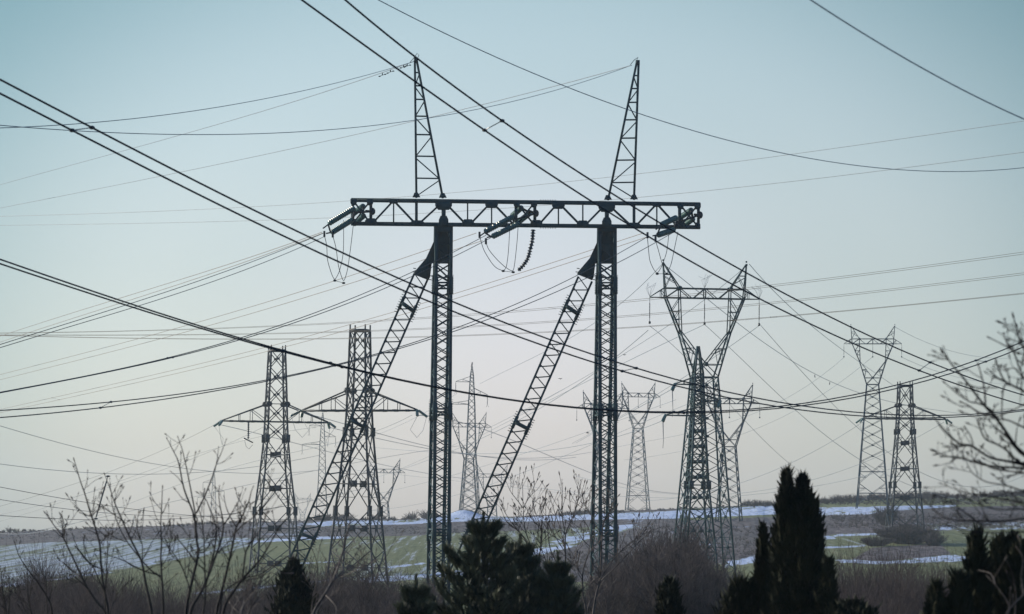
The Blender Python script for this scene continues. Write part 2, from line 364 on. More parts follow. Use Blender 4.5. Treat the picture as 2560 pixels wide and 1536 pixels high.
# ---------------------------------------------------------------- lattice towers
def lat(mb, a0, a1, b0, b1, levels, w=0.08, style='X', rung=True, rw=None):
    """bracing between leg a (a0->a1) and leg b; levels are fractions from 0 to 1"""
    a0, a1, b0, b1 = [np.asarray(k, float) for k in (a0, a1, b0, b1)]
    for k in range(len(levels) - 1):
        s, e = levels[k], levels[k + 1]
        A0, A1 = a0 + (a1 - a0) * s, a0 + (a1 - a0) * e
        B0, B1 = b0 + (b1 - b0) * s, b0 + (b1 - b0) * e
        if style == 'X': mb.beam(A0, B1, w, w); mb.beam(B0, A1, w * 0.96, w * 0.96)
        elif (style == 'Z') == (k % 2 == 0): mb.beam(A0, B1, w, w)
        else: mb.beam(B0, A1, w, w)
        if rung: mb.beam(A0, B0, rw or w * 0.9)
    return
def section(mb, z0, z1, h0, h1, levels, w, front='X', side='Z', rung=False, d0=None, d1=None, cx0=0, cx1=0):
    """four-faced bracing on a square or oblong mast between heights z0 and z1"""
    d0 = h0 if d0 is None else d0; d1 = h1 if d1 is None else d1
    c0 = [(cx0 + sx * h0, sy * d0, z0) for sx, sy in ((-1, -1), (1, -1), (1, 1), (-1, 1))]
    c1 = [(cx1 + sx * h1, sy * d1, z1) for sx, sy in ((-1, -1), (1, -1), (1, 1), (-1, 1))]
    for k in range(4):
        lat(mb, c0[k], c1[k], c0[(k + 1) % 4], c1[(k + 1) % 4], levels, w, front if k % 2 == 0 else side, rung)
def legs4(mb, prof, w, d=None):
    """prof: list of (z, half width[, half depth]) from bottom to top"""
    for sx, sy in ((-1, -1), (1, -1), (1, 1), (-1, 1)):
        for k in range(len(prof) - 1):
            a, b = prof[k], prof[k + 1]
            mb.beam((sx * a[1], sy * (a[2] if len(a) > 2 else a[1]), a[0]), (sx * b[1], sy * (b[2] if len(b) > 2 else b[1]), b[0]), w)
def disc_string(mb, p, q, r, n, rod=0.03, sides=10):
    p = np.asarray(p, float); q = np.asarray(q, float); t = (q - p); Lh = np.linalg.norm(t); t /= Lh
    pts, rr = [], []
    for k in range(n):
        c = p + (q - p) * ((k + 0.5) / n); e = t * Lh / n
        for off, rad in ((-0.45, rod * 1.6), (-0.18, r), (-0.02, r * 0.97), (0.06, r * 0.5), (0.42, rod * 1.6)):
            pts.append(c + e * off); rr.append(rad)
    mb.tube(pts, rr, sides)

# ---- the portal tower in the middle
PD, PYAW = 280.0, R(8)
_pb = P(1305, 1500, PD); PORG = np.array([_pb[0], _pb[1], 0.0]); PORG[2] = float(terrain(_pb[0], _pb[1]))
pu = np.array([math.cos(PYAW), math.sin(PYAW), 0]); pn = np.array([-math.sin(PYAW), math.cos(PYAW), 0])
def T(px, py, yl=0.0):
    """tower coordinates of what the photograph shows at the pixel, in the tower's plane yl metres behind its axis"""
    d = ray(px, py); o = PORG + pn * yl; s = ((o - CAM) @ pn) / (d @ pn); q = CAM + d * s - PORG
    return np.array([q @ pu, yl, q[2]])
portal = empty('portal_tower', PORG, PYAW, label='large dark portal transmission tower with two lattice columns and a straight crossarm in the centre', cat='transmission tower')
AD = 0.75   # half depth of the crossarm
# crossarm
mb = MB(); gp = mb
def yrow(px, top): return (500.6 + (px - 882) * 0.0124) if top else (559.5 + (px - 882) * 0.0105)
for yl in (-AD, AD):
    mb.beam(T(878, yrow(878, 1), yl), T(1750, yrow(1750, 1), yl), 0.30, 0.30)
    mb.beam(T(878, yrow(878, 0), yl), T(1750, yrow(1750, 0), yl), 0.30, 0.30)
    tops = [984, 1109, 1229, 1396, 1517, 1642]; bots = [927, 1043, 1170, 1290, 1341, 1457, 1584, 1699]
    thick = {1109: .3, 1517: .3, 1041: .2, 1585: .2}
    for x in (882, 927, 1290, 1337, 1699, 1746): mb.beam(T(x, yrow(x, 1), yl), T(x, yrow(x, 0), yl), 0.2 if x in (882, 1746) else 0.22)
    for x in (984, 1041, 1109, 1169, 1229, 1396, 1457, 1517, 1585, 1642): mb.beam(T(x, yrow(x, 1), yl), T(x, yrow(x, 0), yl), thick.get(x, 0.10))
    for tp, b1, b2 in ((984, 930, 1040), (1109, 1046, 1166), (1229, 1174, 1286), (1396, 1345, 1453), (1517, 1461, 1580), (1642, 1588, 1695)):
        mb.beam(T(tp, yrow(tp, 1), yl), T(b1, yrow(b1, 0), yl), 0.15); mb.beam(T(tp, yrow(tp, 1), yl), T(b2, yrow(b2, 0), yl), 0.15)
    for a, b in ((882, 927), (1290, 1337), (1699, 1746)):
        mb.beam(T(a, yrow(a, 1), yl), T(b, yrow(b, 0), yl), 0.12); mb.beam(T(a, yrow(a, 0), yl), T(b, yrow(b, 1), yl), 0.118)
    s = -1 if yl < 0 else 1; g = yl + s * 0.17
    def gus(x, top, w, h, th=0.03):
        y = yrow(x, top); k = 1 if top else -1; y0 = y - 3 * k
        gp.plate([T(x - w / 2, y0, g), T(x + w / 2, y0, g), T(x + w / 2, y + k * h * .55, g), T(x + w * .32, y + k * h, g), T(x - w * .32, y + k * h, g), T(x - w / 2, y + k * h * .55, g)], (0, 1, 0), th)
    for x in (1109, 1517): gus(x, 1, 42, 22); gus(x, 0, 24, 22)
    for x in (1229, 1396): gus(x, 1, 32, 16)
    for x in (984, 1642): gus(x, 1, 24, 8)
    for x in (927, 1170, 1341, 1457, 1699): gus(x, 0, 30, 14)
    for x in (1043, 1584): gus(x, 0, 34, 10)
    for x in (884, 925, 1292, 1335, 1701, 1744): gus(x, 1, 16, 13)
    for x in (884, 1744): gus(x, 0, 14, 12)
for yy in (1, 0):                                   # bracing of the top and bottom faces
    xs_ = list(range(882, 1751, 58)) ; xs_[-1] = 1748
    for k in range(len(xs_) - 1):
        a, b = (-AD, AD) if k % 2 else (AD, -AD)
        mb.beam(T(xs_[k], yrow(xs_[k], yy), a), T(xs_[k + 1], yrow(xs_[k + 1], yy), b), 0.1)
        mb.beam(T(xs_[k], yrow(xs_[k], yy), -AD), T(xs_[k], yrow(xs_[k], yy), AD), 0.09)
bt = mb                                           # splice bolts in mid arm
for x in range(1352, 1394, 6):
    for top, k in ((1, -7.5), (0, 7.5)):
        a = T(x, yrow(x, top), -AD - .1); b = T(x, yrow(x, top) + k, -AD - .1); bt.beam(a, b, 0.05)
cross = mb.build('crossarm', STEEL, portal)
# horns
for side, apex, outer, inner, rungs in ((0, (1039.5, 152), (1041, 495), (1107, 496), (182, 215, 249, 291, 337, 391, 446)),
                                        (1, (1594, 158), (1585, 500), (1520, 501), (189, 221, 255, 298, 343, 397, 452))):
    h = MB(); ap = [T(apex[0] + dx, apex[1], s * 0.1) for s in (-1, 1) for dx in (-2.5, 2.5)]
    if side: oo = [T(outer[0], outer[1], s * AD) for s in (-1, 1)]; ii = [T(inner[0], inner[1], s * AD) for s in (-1, 1)]
    else: oo = [T(outer[0], outer[1], s * AD) for s in (-1, 1)]; ii = [T(inner[0], inner[1], s * AD) for s in (-1, 1)]
    oa = [T(apex[0] + (2.5 if side else -2.5), apex[1], s * 0.1) for s in (-1, 1)]; ia = [T(apex[0] - (2.5 if side else -2.5), apex[1], s * 0.1) for s in (-1, 1)]
    for s in (0, 1):
        h.beam(oo[s], oa[s], 0.16); h.beam(ii[s], ia[s], 0.16)
        fr = [(495 - r_) / (495 - apex[1]) for r_ in rungs][::-1]
        prev = 0.012
        for k, f_ in enumerate(fr + [0.985]):
            A0 = oo[s] + (oa[s] - oo[s]) * prev; A1 = oo[s] + (oa[s] - oo[s]) * f_
            B0 = ii[s] + (ia[s] - ii[s]) * prev; B1 = ii[s] + (ia[s] - ii[s]) * f_
            if k < 7: h.beam(A1, B1, 0.10)
            if k < 7:
                if k % 2 == 0: h.beam(A0, B1 + (B0 - B1) * .1, 0.08)
                else: h.beam(B0, A1 + (A0 - A1) * .1, 0.08)
            prev = f_
    for k in range(7):
        f0 = (0, *fr)[k]; f1 = (*fr, 1)[k]
        for o0, o1 in ((oo, oa), (ii, ia)):
            a = o0[0] + (o1[0] - o0[0]) * f0; b = o0[1] + (o1[1] - o0[1]) * f1
            h.beam(a, b, 0.06); h.beam(o0[0] + (o1[0] - o0[0]) * f1, b, 0.06)
    for (fx, fy) in (outer, inner):
        for s in (-1, 1):
            h.plate([T(fx - 5, fy - 13, s * (AD + .13)), T(fx + 4, fy - 13, s * (AD + .13)), T(fx + 10, fy - 1, s * (AD + .13)), T(fx - 10, fy - 1, s * (AD + .13))], (0, 1, 0), 0.04)
    c = T(apex[0], apex[1] - 1, 0); h.beam(c - [.14, 0, 0], c + [.14, 0, 0], .36, .4)
    ho = h.build('earth_wire_peak', STEEL, portal)
    lp = MB(); a = T(apex[0] - (14 if not side else 18), apex[1] + 4, -.3)
    lp.tube([a, T(apex[0] - 4, apex[1] - 8, -.2), T(apex[0] + 3, apex[1] - 18, -.1), T(apex[0] + 8, apex[1] - 14, 0), T(apex[0] + 3, apex[1] - 3, 0)] if not side else
            [a, T(apex[0] - 8, apex[1] - 8, -.2), T(apex[0] + 1, apex[1] - 14, -.1), T(apex[0] - 4, apex[1] - 3, 0)], 0.025, 5)
    lp.build('earthing_loop', WIRE, ho)
# columns
def P_leg(px0, py0, px1, yl0, yl1, extra_y=1590):
    a = T(px0, py0, yl0); b = T(px1, 1400, yl1); f = a[2] / max(a[2] - b[2], .1)
    return a, a + (b - a) * f
def column(ft, fb, bt_, bb, name):
    """front legs top/bottom x, back legs top/bottom x"""
    c = MB(); A = [P_leg(ft[0], 566, fb[0], -.62, -1.5), P_leg(ft[1], 566, fb[1], -.62, -1.5), P_leg(bt_[1], 566, bb[1], .62, 1.5), P_leg(bt_[0], 566, bb[0], .62, 1.5)]
    for a, b in A: c.beam(a, b, 0.25)
    nl = 40; lv = [0.095 + (1 - 0.095) * (k / nl) for k in range(nl + 1)]
    for k in range(4):
        (a0, a1), (b0, b1) = A[k], A[(k + 1) % 4]
        lat(c, a0, a1, b0, b1, lv if k % 2 == 0 else lv[::1], 0.075 if k % 2 == 0 else .06, 'X' if k == 0 else 'Z', False)
    o = c.build('column', STEEL, portal)
    g = MB()                                        # solid head box with stiffeners
    f0 = 0.012; f1 = 0.092
    L_ = lambda k, f: A[k][0] + (A[k][1] - A[k][0]) * f
    g.plate([L_(3, f0) + [0, -.06, 0], L_(2, f0) + [0, -.06, 0], L_(2, f1) + [0, -.06, 0], L_(3, f1) + [0, -.06, 0]], (0, 1, 0), 0.05)
    g.plate([L_(3, f0 + .03), L_(0, f0 + .03) + [0.03, 0.1, 0], L_(0, f1) + [0.03, .1, 0], L_(3, f1)], (1, 0, 0), 0.05)
    for f in (0.004, 0.092):
        g.plate([L_(k, f) for k in range(4)], (0, 0, 1), 0.10)
    g.plate([L_(0, 0) + [0.05, -.16, 0], L_(1, 0) + [-.05, -.16, 0], L_(1, 0.014) + [-.05, -.16, 0], L_(0, 0.014) + [.05, -.16, 0]], (0, 1, 0), 0.03)
    for f in (0.045, 0.086): g.beam(L_(0, f), L_(1, f), 0.08)
    g.beam(L_(0, .036), (L_(0, .014) + L_(1, .014) * .35) / 1.35, 0.09); g.beam(L_(1, .036), (L_(1, .014) + L_(0, .014) * .35) / 1.35, 0.09)
    g.beam(L_(0, .05), L_(1, .086), 0.085); g.beam(L_(0, .1), L_(1, .135), 0.12)
    g.build('head_panel', STEEL, o)
    def flange(f, n_rows):
        j = MB()
        for k in range(4):
            for q_ in range(n_rows):
                ff = f + (q_ - n_rows / 2) * 0.0042
                p0 = L_(k, ff); s = -1 if k in (0, 3) else 1
                j.beam(p0 - [s * .02, 0, 0], p0 + [s * 0.23, 0, 0], 0.035, 0.06)
            j.beam(L_(k, f - .022), L_(k, f + .022), 0.33)
        for ff in (f - .007, f + .008):
            for k in range(4): j.beam(L_(k, ff), L_((k + 1) % 4, ff), 0.11)
        j.beam(L_(0, f), L_(2, f), .1); j.beam(L_(1, f), L_(3, f + .002), .1)
        if f < .2:
            for ff in (0.128, 0.172):
                for k in range(4): j.beam(L_(k, ff), L_((k + 1) % 4, ff), 0.08)
        j.build('flange_joint', STEEL, o)
    flange(0.148, 12); flange(0.463, 14); flange(0.762, 14)
    for k in range(4):
        ft_ = MB(); ft_.box(A[k][1] + [0, 0, .1], .7, .7, .5); ft_.build('footing', mat('concrete', (.3, .3, .28), .9), portal)
    return A
colA = column((1091, 1128), (1085, 1122), (1089, 1126), (1071, 1108), 'a')
colB = column((1499, 1537.5), (1501, 1539), (1497, 1535), (1480, 1516), 'b')
# leaning struts
def strut(x0l, y0l, x0r, y0r, slope, plate_dx, A):
    s_ = MB(); dep = 0.32
    def leg(x, y, s):
        a = T(x, y, 0.5 + s); xe = x - slope * (1400 - y); b = T(xe, 1400, 3.0 + s)
        f = a[2] / (a[2] - b[2]); return a, a + (b - a) * f
    Ls = [leg(x0l, y0l, -dep), leg(x0r, y0r, -dep), leg(x0r, y0r, dep), leg(x0l, y0l, dep)]
    for a, b in Ls: s_.beam(a, b, 0.15)
    n = 32; lv = [k / n for k in range(n + 1)]
    for k in (0, 2):
        (a0, a1), (b0, b1) = Ls[k], Ls[k + 1]
        if k == 2: (a0, a1), (b0, b1) = (b0, b1), (a0, a1)
        for q_ in range(n):
            f0, f1 = lv[q_], lv[q_ + 1]
            A0 = a0 + (a1 - a0) * f0; B1 = b0 + (b1 - b0) * f1; A1 = a0 + (a1 - a0) * (f1 + 0.004)
            s_.beam(A0, B1 - (b1 - b0) * 0.006, 0.07); s_.beam(A1 + (a1 - a0) * 0.003, b0 + (b1 - b0) * (f1 - 0.0065), 0.085)
    for k in (1, 3): lat(s_, Ls[k][0], Ls[k][1], Ls[(k + 1) % 4][0], Ls[(k + 1) % 4][1], lv, 0.05, 'Z', False)
    o = s_.build('strut', STEEL, portal)
    g = MB(); d = plate_dx
    for yl in (0.1, 0.75):
        g.plate([T(1089 + d, 598, yl), T(1066 + d, 646, yl), T(1037 + d, 680, yl), T(1033 + d, 686, yl), T(1071 + d, 701, yl), T(1075 + d, 694, yl), T(1080 + d, 654, yl), T(1089 + d, 656, yl)], (0, 1, 0), 0.06)
    for a, b in (((1088, 598), (1066, 646)), ((1066, 646), (1036, 681)), ((1079, 652), (1072, 697))):
        g.plate([T(a[0] + d, a[1], .1), T(b[0] + d, b[1], .1), T(b[0] + d, b[1], .75), T(a[0] + d, a[1], .75)], (1, 0, 0), 0.06)
    for (x, y) in ((1034, 671), (1031, 680), (1076, 690), (1073, 699)): g.beam(T(x - 1 + d, y, .1), T(x + 6 + d, y + 1, .1), .06)
    g.build('knee_plate', STEEL, o)
    for f in (0.083, 0.415, 0.737):
        j = MB()
        for k in range(4):
            a = Ls[k][0] + (Ls[k][1] - Ls[k][0]) * (f - .017 + (.011 if k in (1, 2) else 0)); b = Ls[k][0] + (Ls[k][1] - Ls[k][0]) * (f + .017 + (.011 if k in (1, 2) else 0))
            j.beam(a, b, 0.24)
            for q_ in range(9):
                p0 = a + (b - a) * (q_ / 8 * 1.6 - .3); sg = -1 if k in (0, 3) else 1
                j.beam(p0, p0 + np.array([sg * .24, 0, sg * -0.1]), 0.045)
        c0 = Ls[0][0] + (Ls[0][1] - Ls[0][0]) * f; c1 = Ls[1][0] + (Ls[1][1] - Ls[1][0]) * (f + .011)
        j.beam(c0, c1, 0.24, 0.7)
        j.build('flange_joint', STEEL, o)
strut(1036, 684, 1070, 697, 0.4365, 0, colA)
strut(1446, 692, 1480, 704, 0.4365, 409, colB)
# insulator strings (near pair, far pair, yokes)
near = [((885, 521), (822, 559), (879, 551), (829, 582)), ((1281, 543), (1212, 580), (1296, 560), (1231, 592)), ((1690, 545), (1654, 562), (1684, 575), (1645, 588))]
far_ = [((908, 516), (882, 536), (909, 540), (885, 560)), ((1303, 520), (1281, 540), (1325, 533), (1291, 560)), ((1728, 526), (1705, 541), (1732, 548), (1709, 565))]
yoke = [(931, 529), (1340, 534), (1750, 538)]
YN = [-AD - 0.4, -AD - 4.0]
for k in range(3):
    a, b, c, d_ = near[k]; yk = T(*yoke[k], -AD)
    for (p_, q_) in ((a, b), (c, d_)):
        s_ = MB()
        disc_string(s_, T(*p_, -1.5), T(*q_, -3.4), 0.235, 14); s_.build('insulator_string', GLASS, portal, True)
    e, f, g_, h_ = far_[k]
    for (p_, q_) in ((e, f), (g_, h_)):
        s_ = MB(); disc_string(s_, T(*p_, AD + 0.7), T(*q_, AD + 3.4), 0.235, 14); s_.build('insulator_string', GLASS, portal, True)
    y_ = MB(); yc = T(*yoke[k], 0)
    y_.ball(T(*yoke[k], -AD - .2), .3, 5, 8, (.8, .8, 1))
    xk, yk_ = yoke[k]
    y_.beam(T(xk, yk_, -AD - .2), T((a[0] + c[0]) / 2 + 6, (a[1] + c[1]) / 2 - 4, -1.4), 0.14); y_.beam(T(a[0] + 3, a[1], -1.4), T(c[0] + 3, c[1], -1.4), 0.16)
    y_.build('yoke', STEEL_D, portal); y_ = MB(); y_.ball(T(*yoke[k], AD + .2), .3, 5, 8, (.8, .8, 1))
    y_.beam(T(xk, yk_, AD + .2), T((e[0] + g_[0]) / 2 + 6, (e[1] + g_[1]) / 2, AD + .7), 0.16); y_.beam(T(*e, AD + .65), T(*g_, AD + .65), 0.16)
    y_.build('yoke', STEEL_D, portal); y_ = MB()
    y_.beam(T(f[0] - 2, f[1] + 1, AD + 3.5), T(h_[0] - 2, h_[1] + 1, AD + 3.5), 0.2); y_.build('yoke', STEEL_D, portal); y_ = MB(); y_.beam(T(b[0] - 2, b[1] + 1, -3.45), T(d_[0] - 2, d_[1] + 1, -3.45), 0.12)
    y_.beam(T(b[0] - 3, b[1] + 4, -3.5), T(b[0] - 14, b[1] + 12, -3.9), .1); y_.beam(T(d_[0] - 3, d_[1], -3.5), T(d_[0] - 13, d_[1] + 2, -3.9), .1)
    y_.build('yoke', STEEL_D, portal)
s_ = MB(); hp = [(1333, 574), (1331, 602), (1325, 626), (1320, 646), (1310, 662), (1295, 677)]
for k in range(5): disc_string(s_, T(*hp[k], -.9), T(*hp[k + 1], -.9), 0.20, 4 if k == 0 else 3, 0.07)
s_.build('insulator_string', PORC, portal, True)

# ---- cat-head (Y-shaped) suspension towers
def y_tower(px, ypk, halfarm, yaw, label, D=None, dark=STEEL, spikes=False, lw=0.17, group=None):
    """px: column of the axis; ypk: row of the peaks; halfarm: half the arm in pixels"""
    D = D or 450 * 140.0 / halfarm
    top = P(px, ypk, D); gz = float(terrain(top[0], top[1])); z0 = top[2] - 42.4       # local 0 of the full-height tower
    zb = gz - z0                                                                       # where this one's legs end
    t_ = empty('cat_head_tower', (top[0], top[1], gz), yaw, label=label, cat='transmission tower', group=group)
    O = np.array([0, 0, -zb]); 
    def v(x, y, z): return np.array([x, y, z]) + O
    def hw(z): return 1.45 + (28.1 - z) * (3.65 - 1.45) / 28.1
    b = MB(); 
    for sx, sy in ((-1, -1), (1, -1), (1, 1), (-1, 1)): b.beam(v(sx * hw(zb - .3), sy * hw(zb - .3), zb - .3), v(sx * 1.45, sy * 1.45, 28.1), lw * 1.15)
    lv = [28.1]; 
    while lv[-1] > 11: lv.append(lv[-1] - 2.0 - (28.1 - lv[-1]) * 0.045)
    while lv[-1] > zb + 1.5: lv.append(max(lv[-1] - 5.2, zb))
    for k in range(len(lv) - 1):
        z1_, z0_ = lv[k], lv[k + 1]; big = z1_ - z0_ > 4
        for a in range(4):
            sx, sy = ((-1, -1), (1, -1), (1, 1), (-1, 1))[a]; tx, ty = ((-1, -1), (1, -1), (1, 1), (-1, 1))[(a + 1) % 4]
            A1, B1 = v(sx * hw(z1_), sy * hw(z1_), z1_), v(tx * hw(z1_), ty * hw(z1_), z1_); A0, B0 = v(sx * hw(z0_), sy * hw(z0_), z0_), v(tx * hw(z0_), ty * hw(z0_), z0_)
            b.beam(A0, B1, lw * .5); b.beam(B0, A1, lw * .48)
            if big:
                zm = (z0_ * hw(z1_) + z1_ * hw(z0_)) / (hw(z0_) + hw(z1_)); zm = z0_ + (z1_ - z0_) * hw(z0_) / (hw(z0_) + hw(z1_))
                Am, Bm = v(sx * hw(zm), sy * hw(zm), zm), v(tx * hw(zm), ty * hw(zm), zm); b.beam(Am, Bm, lw * .55)
                for q0, q1 in ((A0, Am), (A1, Am), (B0, Bm), (B1, Bm)):
                    mid = (q0 + q1) / 2; ctr = (Am + Bm) / 2; b.beam(mid, (q0 + ctr) / 2, lw * .35); b.beam((q0 + ctr) / 2, q1 + (q0 - q1) * .1, lw * .3)
            b.box((A0 + B1 + B0 + A1) / 4 if not big else (Am + Bm) / 2, .34, .34, .34)
    for a in range(4):
        c_ = ((-1, -1), (1, -1), (1, 1), (-1, 1)); b.beam(v(c_[a][0] * 1.45, c_[a][1] * 1.45, 28.1), v(c_[(a + 1) % 4][0] * 1.45, c_[(a + 1) % 4][1] * 1.45, 28.1), lw * .8)
    b.build('body', dark, t_)
    w = MB()                                                        # the open head: outer and inner legs of the window
    for sx in (-1, 1):
        for sy in (-1, 1):
            arm_o, knee_o, waist = v(sx * 5.0, sy * .6, 38.0), v(sx * 3.2, sy * .8, 33.7), v(sx * 1.45, sy * 1.45, 28.1)
            arm_i, knee_i, cross_ = v(sx * 3.25, sy * .6, 39.2), v(sx * 3.05, sy * .8, 33.7), v(0, sy * 1.2, 29.7)
            w.beam(arm_o, knee_o, lw * 1.1); w.beam(knee_o, waist, lw * 1.1); w.beam(arm_i, knee_i, lw * .7); w.beam(knee_i, cross_, lw * .75)
            w.beam(cross_, v(-sx * 1.4, sy * 1.4, 28.3), lw * .6)
            w.beam(v(sx * 4.28, sy * .68, 36.3), v(sx * 3.17, sy * .68, 36.3), lw * .45); w.beam(v(sx * 4.28, sy * .68, 36.3), v(sx * 3.2, sy * .6, 38), lw * .45)
            w.beam(v(sx * 3.9, sy * .7, 35.3), v(sx * 3.1, sy * .7, 35.3), lw * .5); w.beam(v(sx * 3.9, sy * .7, 35.3), v(sx * 3.17, sy * .68, 36.6), lw * .4)
            w.beam(v(sx * 2.58, sy * 1.03, 31.7), v(sx * 1.53, sy * 1.0, 31.7), lw * .5); w.beam(v(sx * 2.58, sy * 1.03, 31.7), v(sx * 1.0, sy * 1.1, 31.0), lw * .4)
            w.beam(v(sx * 2.0, sy * 1.25, 29.7), cross_, lw * .55); w.beam(v(sx * 2.0, sy * 1.25, 29.7), v(sx * 1.6, sy * 1.05, 31.7), lw * .4)
        for z_, xo, yo in ((36.3, 4.28, .68), (34.9, 3.7, .75), (32.6, 2.85, .95), (31, 2.35, 1.12), (29.7, 1.95, 1.25)):
            w.beam(v(sx * xo, -yo, z_), v(sx * xo, yo, z_), lw * .4)
        w.beam(v(sx * 4.28, -.68, 36.3), v(sx * 3.7, .75, 34.9), lw * .35); w.beam(v(sx * 3.2, .8, 33.7), v(sx * 2.6, -1, 31.7), lw * .35); w.beam(v(sx * 2.6, 1, 31.7), v(sx * 1.95, -1.25, 29.7), lw * .35)
    w.ball(v(0, -1.2, 29.7), .3, 4, 6); w.build('window_frame', dark, t_)
    a = MB()
    for sy in (-1, 1):
        a.beam(v(-5.0, sy * .6, 38), v(5.0, sy * .6, 38), lw * .8); a.beam(v(-5.2, sy * .6, 39.2), v(5.2, sy * .6, 39.2), lw * .8)
        for sx in (-1, 1):
            a.beam(v(sx * 5.2, sy * .6, 39.2), v(sx * 7, 0, 38.05), lw * .65); a.beam(v(sx * 5, sy * .6, 38), v(sx * 7, 0, 38.02), lw * .65)
            a.beam(v(sx * 5.6, sy * .42, 38), v(sx * 5.6, sy * .42, 38.95), lw * .4); a.beam(v(sx * 5, sy * .6, 38), v(sx * 5.6, sy * .42, 38.95), lw * .4)
            a.beam(v(sx * 3.25, sy * .6, 39.2), v(sx * 5, sy * .6, 38), lw * .6); a.beam(v(sx * 3.25, sy * .6, 39.2), v(sx * 1.8, sy * .6, 38), lw * .6)
            a.beam(v(0, sy * .6, 39.2), v(sx * 1.45, sy * .6, 38), lw * .55); a.beam(v(sx * 3.25, sy * .6, 38), v(sx * 3.25, sy * .6, 39.2), lw * .5)
            a.ball(v(sx * 3.25, sy * .6, 39.2), .3, 4, 6)
        a.beam(v(0, sy * .6, 38), v(0, sy * .6, 39.2), lw * .8)
    for q_, x_ in enumerate(np.linspace(-5, 5, 9)):
        a.beam(v(x_, -.6, 38), v(x_, .6, 38), lw * .45)
        if q_ < 8: a.beam(v(x_, -.6, 38), v(x_ + 1.25, .6, 38), lw * .4)
    ar = a.build('crossarm', dark, t_)
    if spikes:
        rg = random.Random(3)
        for x_, z_ in ((-7, 38.1), (0, 39.3), (7, 38.1)):
            s_ = MB()
            for q_ in range(7): s_.tube([v(x_, 0, z_), v(x_ + rg.uniform(-.5, .5), rg.uniform(-.3, .3), z_ + 1.0), v(x_ + rg.uniform(-1.1, 1.1), rg.uniform(-.5, .5), z_ + 1.3 + rg.random() * .6)], 0.014, 3)
            s_.build('bird_spike', WIRE_B, ar)
    for sx in (-1, 1):
        p_ = MB()
        for sy in (-1, 1):
            p_.beam(v(sx * 5.0, sy * .6, 38), v(sx * 5.33, sy * .1, 42.3), lw * .8); p_.beam(v(sx * 3.25, sy * .6, 39.25), v(sx * 5.25, sy * .1, 42.3), lw * .8)
            p_.beam(v(sx * 5.2, sy * .3, 40.9), v(sx * 4.3, sy * .3, 40.9), lw * .45); p_.beam(v(sx * 5.2, sy * .35, 40.7), v(sx * 3.8, sy * .5, 39.9), lw * .4); p_.beam(v(sx * 5.1, sy * .5, 39.2), v(sx * 4.3, sy * .3, 40.8), lw * .4)
        p_.beam(v(sx * 5.33, -.25, 42.3), v(sx * 5.33, .25, 42.3), .25, .2); p_.ball(v(sx * 5.33, 0, 42.7), .13, 4, 6)
        p_.build('earth_wire_peak', dark, t_)
    for x_ in (-7, 0, 7):
        s_ = MB(); s_.tube([v(x_, 0, 38), v(x_, 0, 34.9)], 0.035, 4); disc_string(s_, v(x_, 0, 37.3), v(x_, 0, 35.4), 0.07, 10, .04, 6)
        s_.ball(v(x_, 0, 34.85), .17, 4, 6, (1, 1, 1.3)); s_.build('insulator_string', PORC if halfarm > 90 else dark, t_)
    return t_
y_tower(1762, 659, 140, R(9), 'big Y-shaped lattice tower with bird spikes, right of the portal tower', spikes=True)
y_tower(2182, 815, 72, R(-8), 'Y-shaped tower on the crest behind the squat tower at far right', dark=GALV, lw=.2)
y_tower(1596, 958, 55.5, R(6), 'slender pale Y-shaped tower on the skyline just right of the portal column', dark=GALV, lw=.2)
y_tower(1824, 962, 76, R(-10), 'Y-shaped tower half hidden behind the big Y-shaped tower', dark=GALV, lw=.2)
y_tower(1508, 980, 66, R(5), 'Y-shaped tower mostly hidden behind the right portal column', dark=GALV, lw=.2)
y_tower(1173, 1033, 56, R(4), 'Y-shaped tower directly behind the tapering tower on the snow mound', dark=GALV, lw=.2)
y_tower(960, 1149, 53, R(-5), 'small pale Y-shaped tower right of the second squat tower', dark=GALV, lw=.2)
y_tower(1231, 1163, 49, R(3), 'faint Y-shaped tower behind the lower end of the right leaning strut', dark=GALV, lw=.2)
y_tower(757, 1234, 26, R(4), 'tiny faint Y-shaped tower on the horizon left of the portal', dark=GALV, lw=.25)

